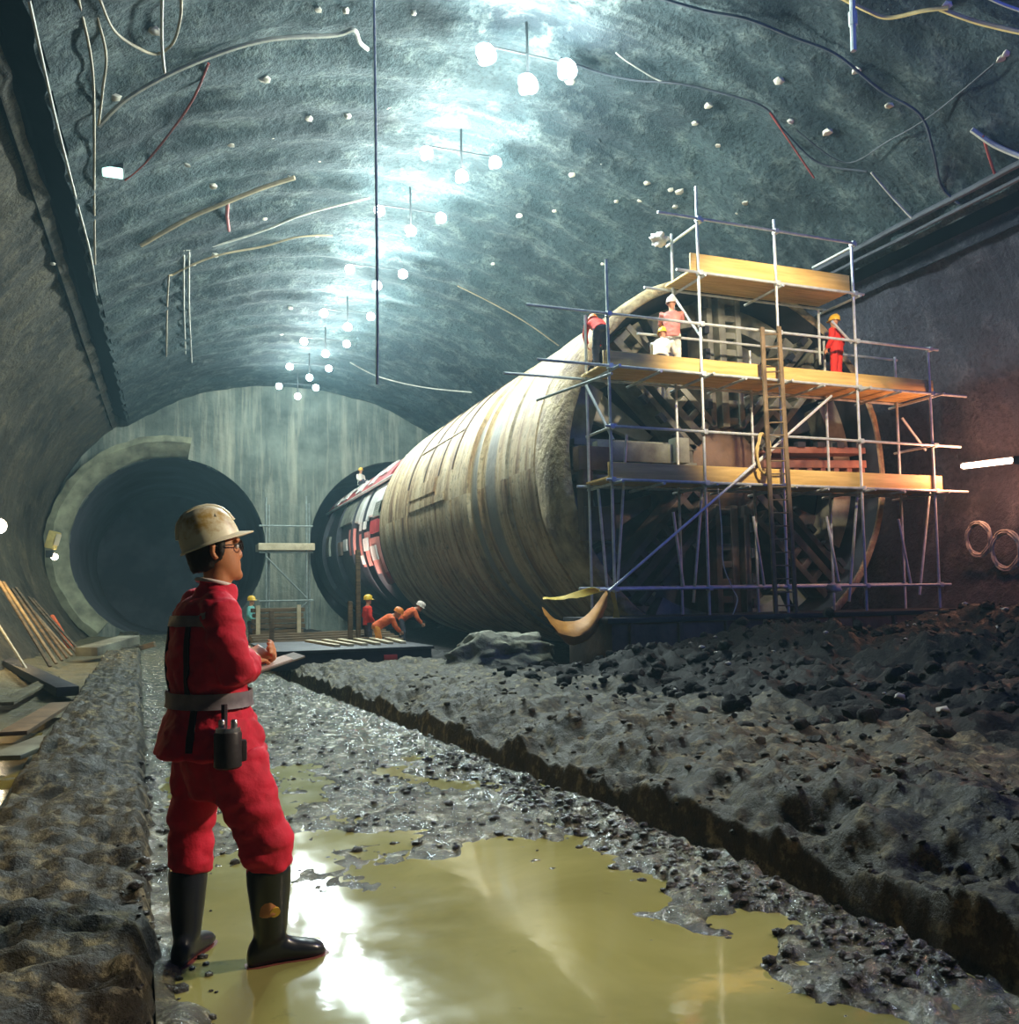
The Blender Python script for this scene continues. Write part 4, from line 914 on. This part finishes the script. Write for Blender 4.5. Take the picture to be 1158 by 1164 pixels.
# canister at his hip
c = mp(259, 850, -.27); cn = thing('belt_canister', c - UP * .08, 'dark canister with two bright caps hanging at the hip of the man in crimson', 'canister')
MB().tube([c - UP * .078, c - UP * .07, c + UP * .055, c + UP * .066], [.042, .052, .052, .046], 20).build('body', 'canister', cn, 40)
MB().tube([c + UP * .052, c + UP * .078], [.050, .046], 20).build('lid', 'chrome', cn, 40)
for sx in (-1, 1): MB().tube([c + CR * .024 * sx + UP * .07, c + CR * .024 * sx + UP * .102, c + CR * .024 * sx + UP * .108], [.013, .013, .008], 10).build('cap', 'chrome', cn, 40)
MB().tube([c + CR * -.03 + CA * .05 + UP * .03, c + CA * .05 + UP * .16 - CR * .03], .012, 8).build('strap', 'bandark', cn, 40)
c2 = mp(273, 853, -.24); tag(MB().box(c2, (.05, .035, .085)).build('belt_pouch', 'bandark', None, 30, .012), 'small dark pouch beside the canister on his belt', 'pouch')
# clipboard with paper
c = mp(314, 753, .12); cb = thing('clipboard', c, 'thin grey board with white paper held in front by the man in crimson', 'clipboard')
x = (mp(346, 744, .16) - mp(293, 762, .08)).normalized(); y = (CA * .9 - CR * .3 + UP * .045); y = (y - x * y.dot(x)).normalized(); z = x.cross(y)
R3 = Matrix((x, y, z)).transposed()
MB().box(c, (.205, .26, .006), R3).build('board', 'board', cb, 30)
MB().box(c + z * .005 - x * .02, (.15, .22, .003), R3).build('paper', 'paper', cb, 30)
MB().box(c + z * .01 - x * .06, (.03, .09, .014), R3).build('clip', 'chrome', cb, 30, .003)
# ---- other workers
def worker(label, base, head_az, pose='stand', top='orange', low=None, hel='helmet_y', hgt=1.74, group=None, vox=.02, helm_mat=None):
    low = low or top; k = hgt / 1.86; t = thing('person', base, label, 'person', group)
    F = V((cos(head_az), sin(head_az), 0)); L = UP.cross(F)
    def q(f, l, u): return V(base) + (F * f + L * l + UP * u) * k
    J = dict(pel=(0, 0, .95), chest=(.0, 0, 1.30), neck=(.01, 0, 1.50), head=(.03, 0, 1.66), hf=(1, 0, 0),
             shL=(0, .19, 1.45), elL=(-.02, .26, 1.16), wrL=(.14, .22, .98), haL=(.2, .2, .9), shR=(0, -.19, 1.45), elR=(-.02, -.26, 1.16), wrR=(.14, -.22, .98), haR=(.2, -.2, .9),
             knL=(.03, .11, .50), anL=(0, .12, .05), knR=(.03, -.11, .50), anR=(-.02, -.12, .05))
    if pose == 'reach': J.update(elR=(.18, -.24, 1.30), wrR=(.38, -.18, 1.40), haR=(.46, -.16, 1.42), elL=(.16, .25, 1.25), wrL=(.36, .2, 1.3), haL=(.45, .18, 1.32))
    if pose == 'stoop': J.update(chest=(.28, 0, 1.14), neck=(.42, 0, 1.22), head=(.55, 0, 1.28), hf=(.8, 0, -.5), shL=(.38, .19, 1.18), shR=(.38, -.19, 1.18), elL=(.48, .22, .92), elR=(.48, -.22, .92), wrL=(.62, .14, .75), wrR=(.62, -.14, .75), haL=(.68, .1, .7), haR=(.68, -.1, .7), pel=(-.05, 0, .92))
    if pose == 'crouch': J.update(pel=(-.12, 0, .38), chest=(.08, 0, .66), neck=(.18, 0, .82), head=(.26, 0, .96), hf=(.9, 0, -.2), shL=(.14, .19, .77), shR=(.14, -.19, .77), elL=(.3, .24, .55), elR=(.3, -.24, .55), wrL=(.48, .14, .52), wrR=(.48, -.14, .52), haL=(.55, .1, .5), haR=(.55, -.1, .5), knL=(.32, .16, .46), knR=(.32, -.16, .46), anL=(.05, .14, .05), anR=(.05, -.14, .05))
    if pose == 'sit': J.update(pel=(0, 0, .12), chest=(-.02, 0, .46), neck=(0, 0, .68), head=(.03, 0, .84), shL=(0, .19, .62), shR=(0, -.19, .62), elL=(.06, .26, .36), elR=(.06, -.26, .36), wrL=(.26, .2, .28), wrR=(.26, -.2, .28), haL=(.33, .18, .26), haR=(.33, -.18, .26), knL=(.40, .13, .28), knR=(.40, -.13, .28), anL=(.52, .12, .05), anR=(.52, -.12, .05))
    P = {n: q(*v) for n, v in J.items() if n != 'hf'}
    hfw = (F * J['hf'][0] + UP * J['hf'][2]).normalized(); huw = (UP - hfw * UP.dot(hfw)).normalized()
    b = MB(); Gh = head(b, P['head'], hfw, huw, k)
    b.tube([P['chest'], P['neck'], P['head']], [.08 * k, .06 * k, .058 * k], 12)
    b.tube([P['pel'], P['chest'], P['neck']], [.12 * k, .13 * k, .07 * k], 12)
    for s in 'LR':
        b.tube([P['sh' + s], P['el' + s], P['wr' + s]], [.05 * k, .042 * k, .030 * k], 10)
        b.tube([P['pel'] + L * (.09 if s == 'L' else -.09) * k, P['kn' + s], P['an' + s]], [.085 * k, .06 * k, .042 * k], 10)
        hand(b, P['wr' + s], P['ha' + s] - P['wr' + s], L * (-1 if s == 'L' else 1), k * 1.05, .45)
    fuse(b, 'body', 'skin', t, .011, 2)
    j = MB(); ax = (P['neck'] - P['pel']).normalized(); fx = L.cross(ax).normalized() 
    rs = []
    for tt, w, d in ((-.12, .185, .145), (.15, .18, .14), (.4, .185, .14), (.7, .20, .14), (.88, .185, .12), (.98, .10, .09)):
        rs.append(ering(P['pel'].lerp(P['neck'], tt), fx, L, d * k, w * k, 20))
    j.rings(rs)
    for s in 'LR': j.tube([P['sh' + s], P['el' + s], P['wr' + s].lerp(P['el' + s], .1)], [.078 * k, .066 * k, .052 * k], 12)
    fuse(j, 'jacket', top, t, vox, 3, .012, 7)
    r = MB(); r.rings([ering(P['pel'] + UP * dz * k, F, L, .14 * k, .175 * k, 18) for dz in (.06, 0, -.06)])
    for s in 'LR': r.tube([P['pel'] + L * (.09 if s == 'L' else -.09) * k, P['kn' + s], P['an' + s].lerp(P['kn' + s], .25)], [.105 * k, .085 * k, .07 * k], 12)
    fuse(r, 'trousers', low, t, vox, 3, .012, 7)
    for s in 'LR':
        an = P['an' + s] - UP * .04 * k; boot(t, an, F, P['an' + s].lerp(P['kn' + s], .6), .062 * k, s=k * 1.05, voxel=.02)
    helmet(Gh, hfw, huw, t, hel, k * 1.06, .05)
    return t
a = lambda deg: radians(deg)
g0 = at_z(285, 738, 0)
worker('person in teal shirt, dark trousers and yellow helmet standing far behind the man in crimson', (g0.x, g0.y, .02), a(-20), 'stand', 'teal', 'navy')
g1 = at_z(418, 742, 0); g2 = at_z(440, 746, 0); g3 = at_z(466, 740, 0)
worker('person in red and dark trousers, yellow helmet, standing left of the stooping two', (g1.x, g1.y, -.02), a(10), 'stand', 'redcloth', 'navy', hgt=1.72)
worker('person in bright orange stooping under the rear of the big cylinder, orange helmet', (g2.x - .3, g2.y - .3, -.05), a(-12), 'stoop', 'orange', 'orange_y', 'helmet_o')
worker('person in orange bending beside the big cylinder in a pale helmet', (g3.x - .1, g3.y + .5, .05), a(-15), 'stoop', 'orange', 'navy', 'helmet_p', 1.8)
worker('person in white shirt sitting on top of the red machine tail', (9.0, 44.6, 7.42), a(-60), 'sit', 'whitecloth', 'navy', 'helmet_y')
worker('person in bright red overall standing on the right half of the middle deck, yellow helmet', (14.0, 15.62, 6.055), a(110), 'stand', 'redcloth', hgt=1.74)
worker('person in red climbing at the left end of the middle scaffold deck', (8.12, 15.75, 6.055), a(80), 'stoop', 'redcloth', 'navy', 'helmet_o', 1.72)
worker('person in faded red and pale overall standing beneath the left end of the top deck', (9.78, 15.72, 6.055), a(60), 'reach', 'paint_pink', 'whitecloth', 'helmet_p')
worker('person in yellow helmet and white jacket crouching behind the toe board of the middle deck', (9.45, 15.62, 6.055), a(50), 'crouch', 'whitecloth', 'navy')
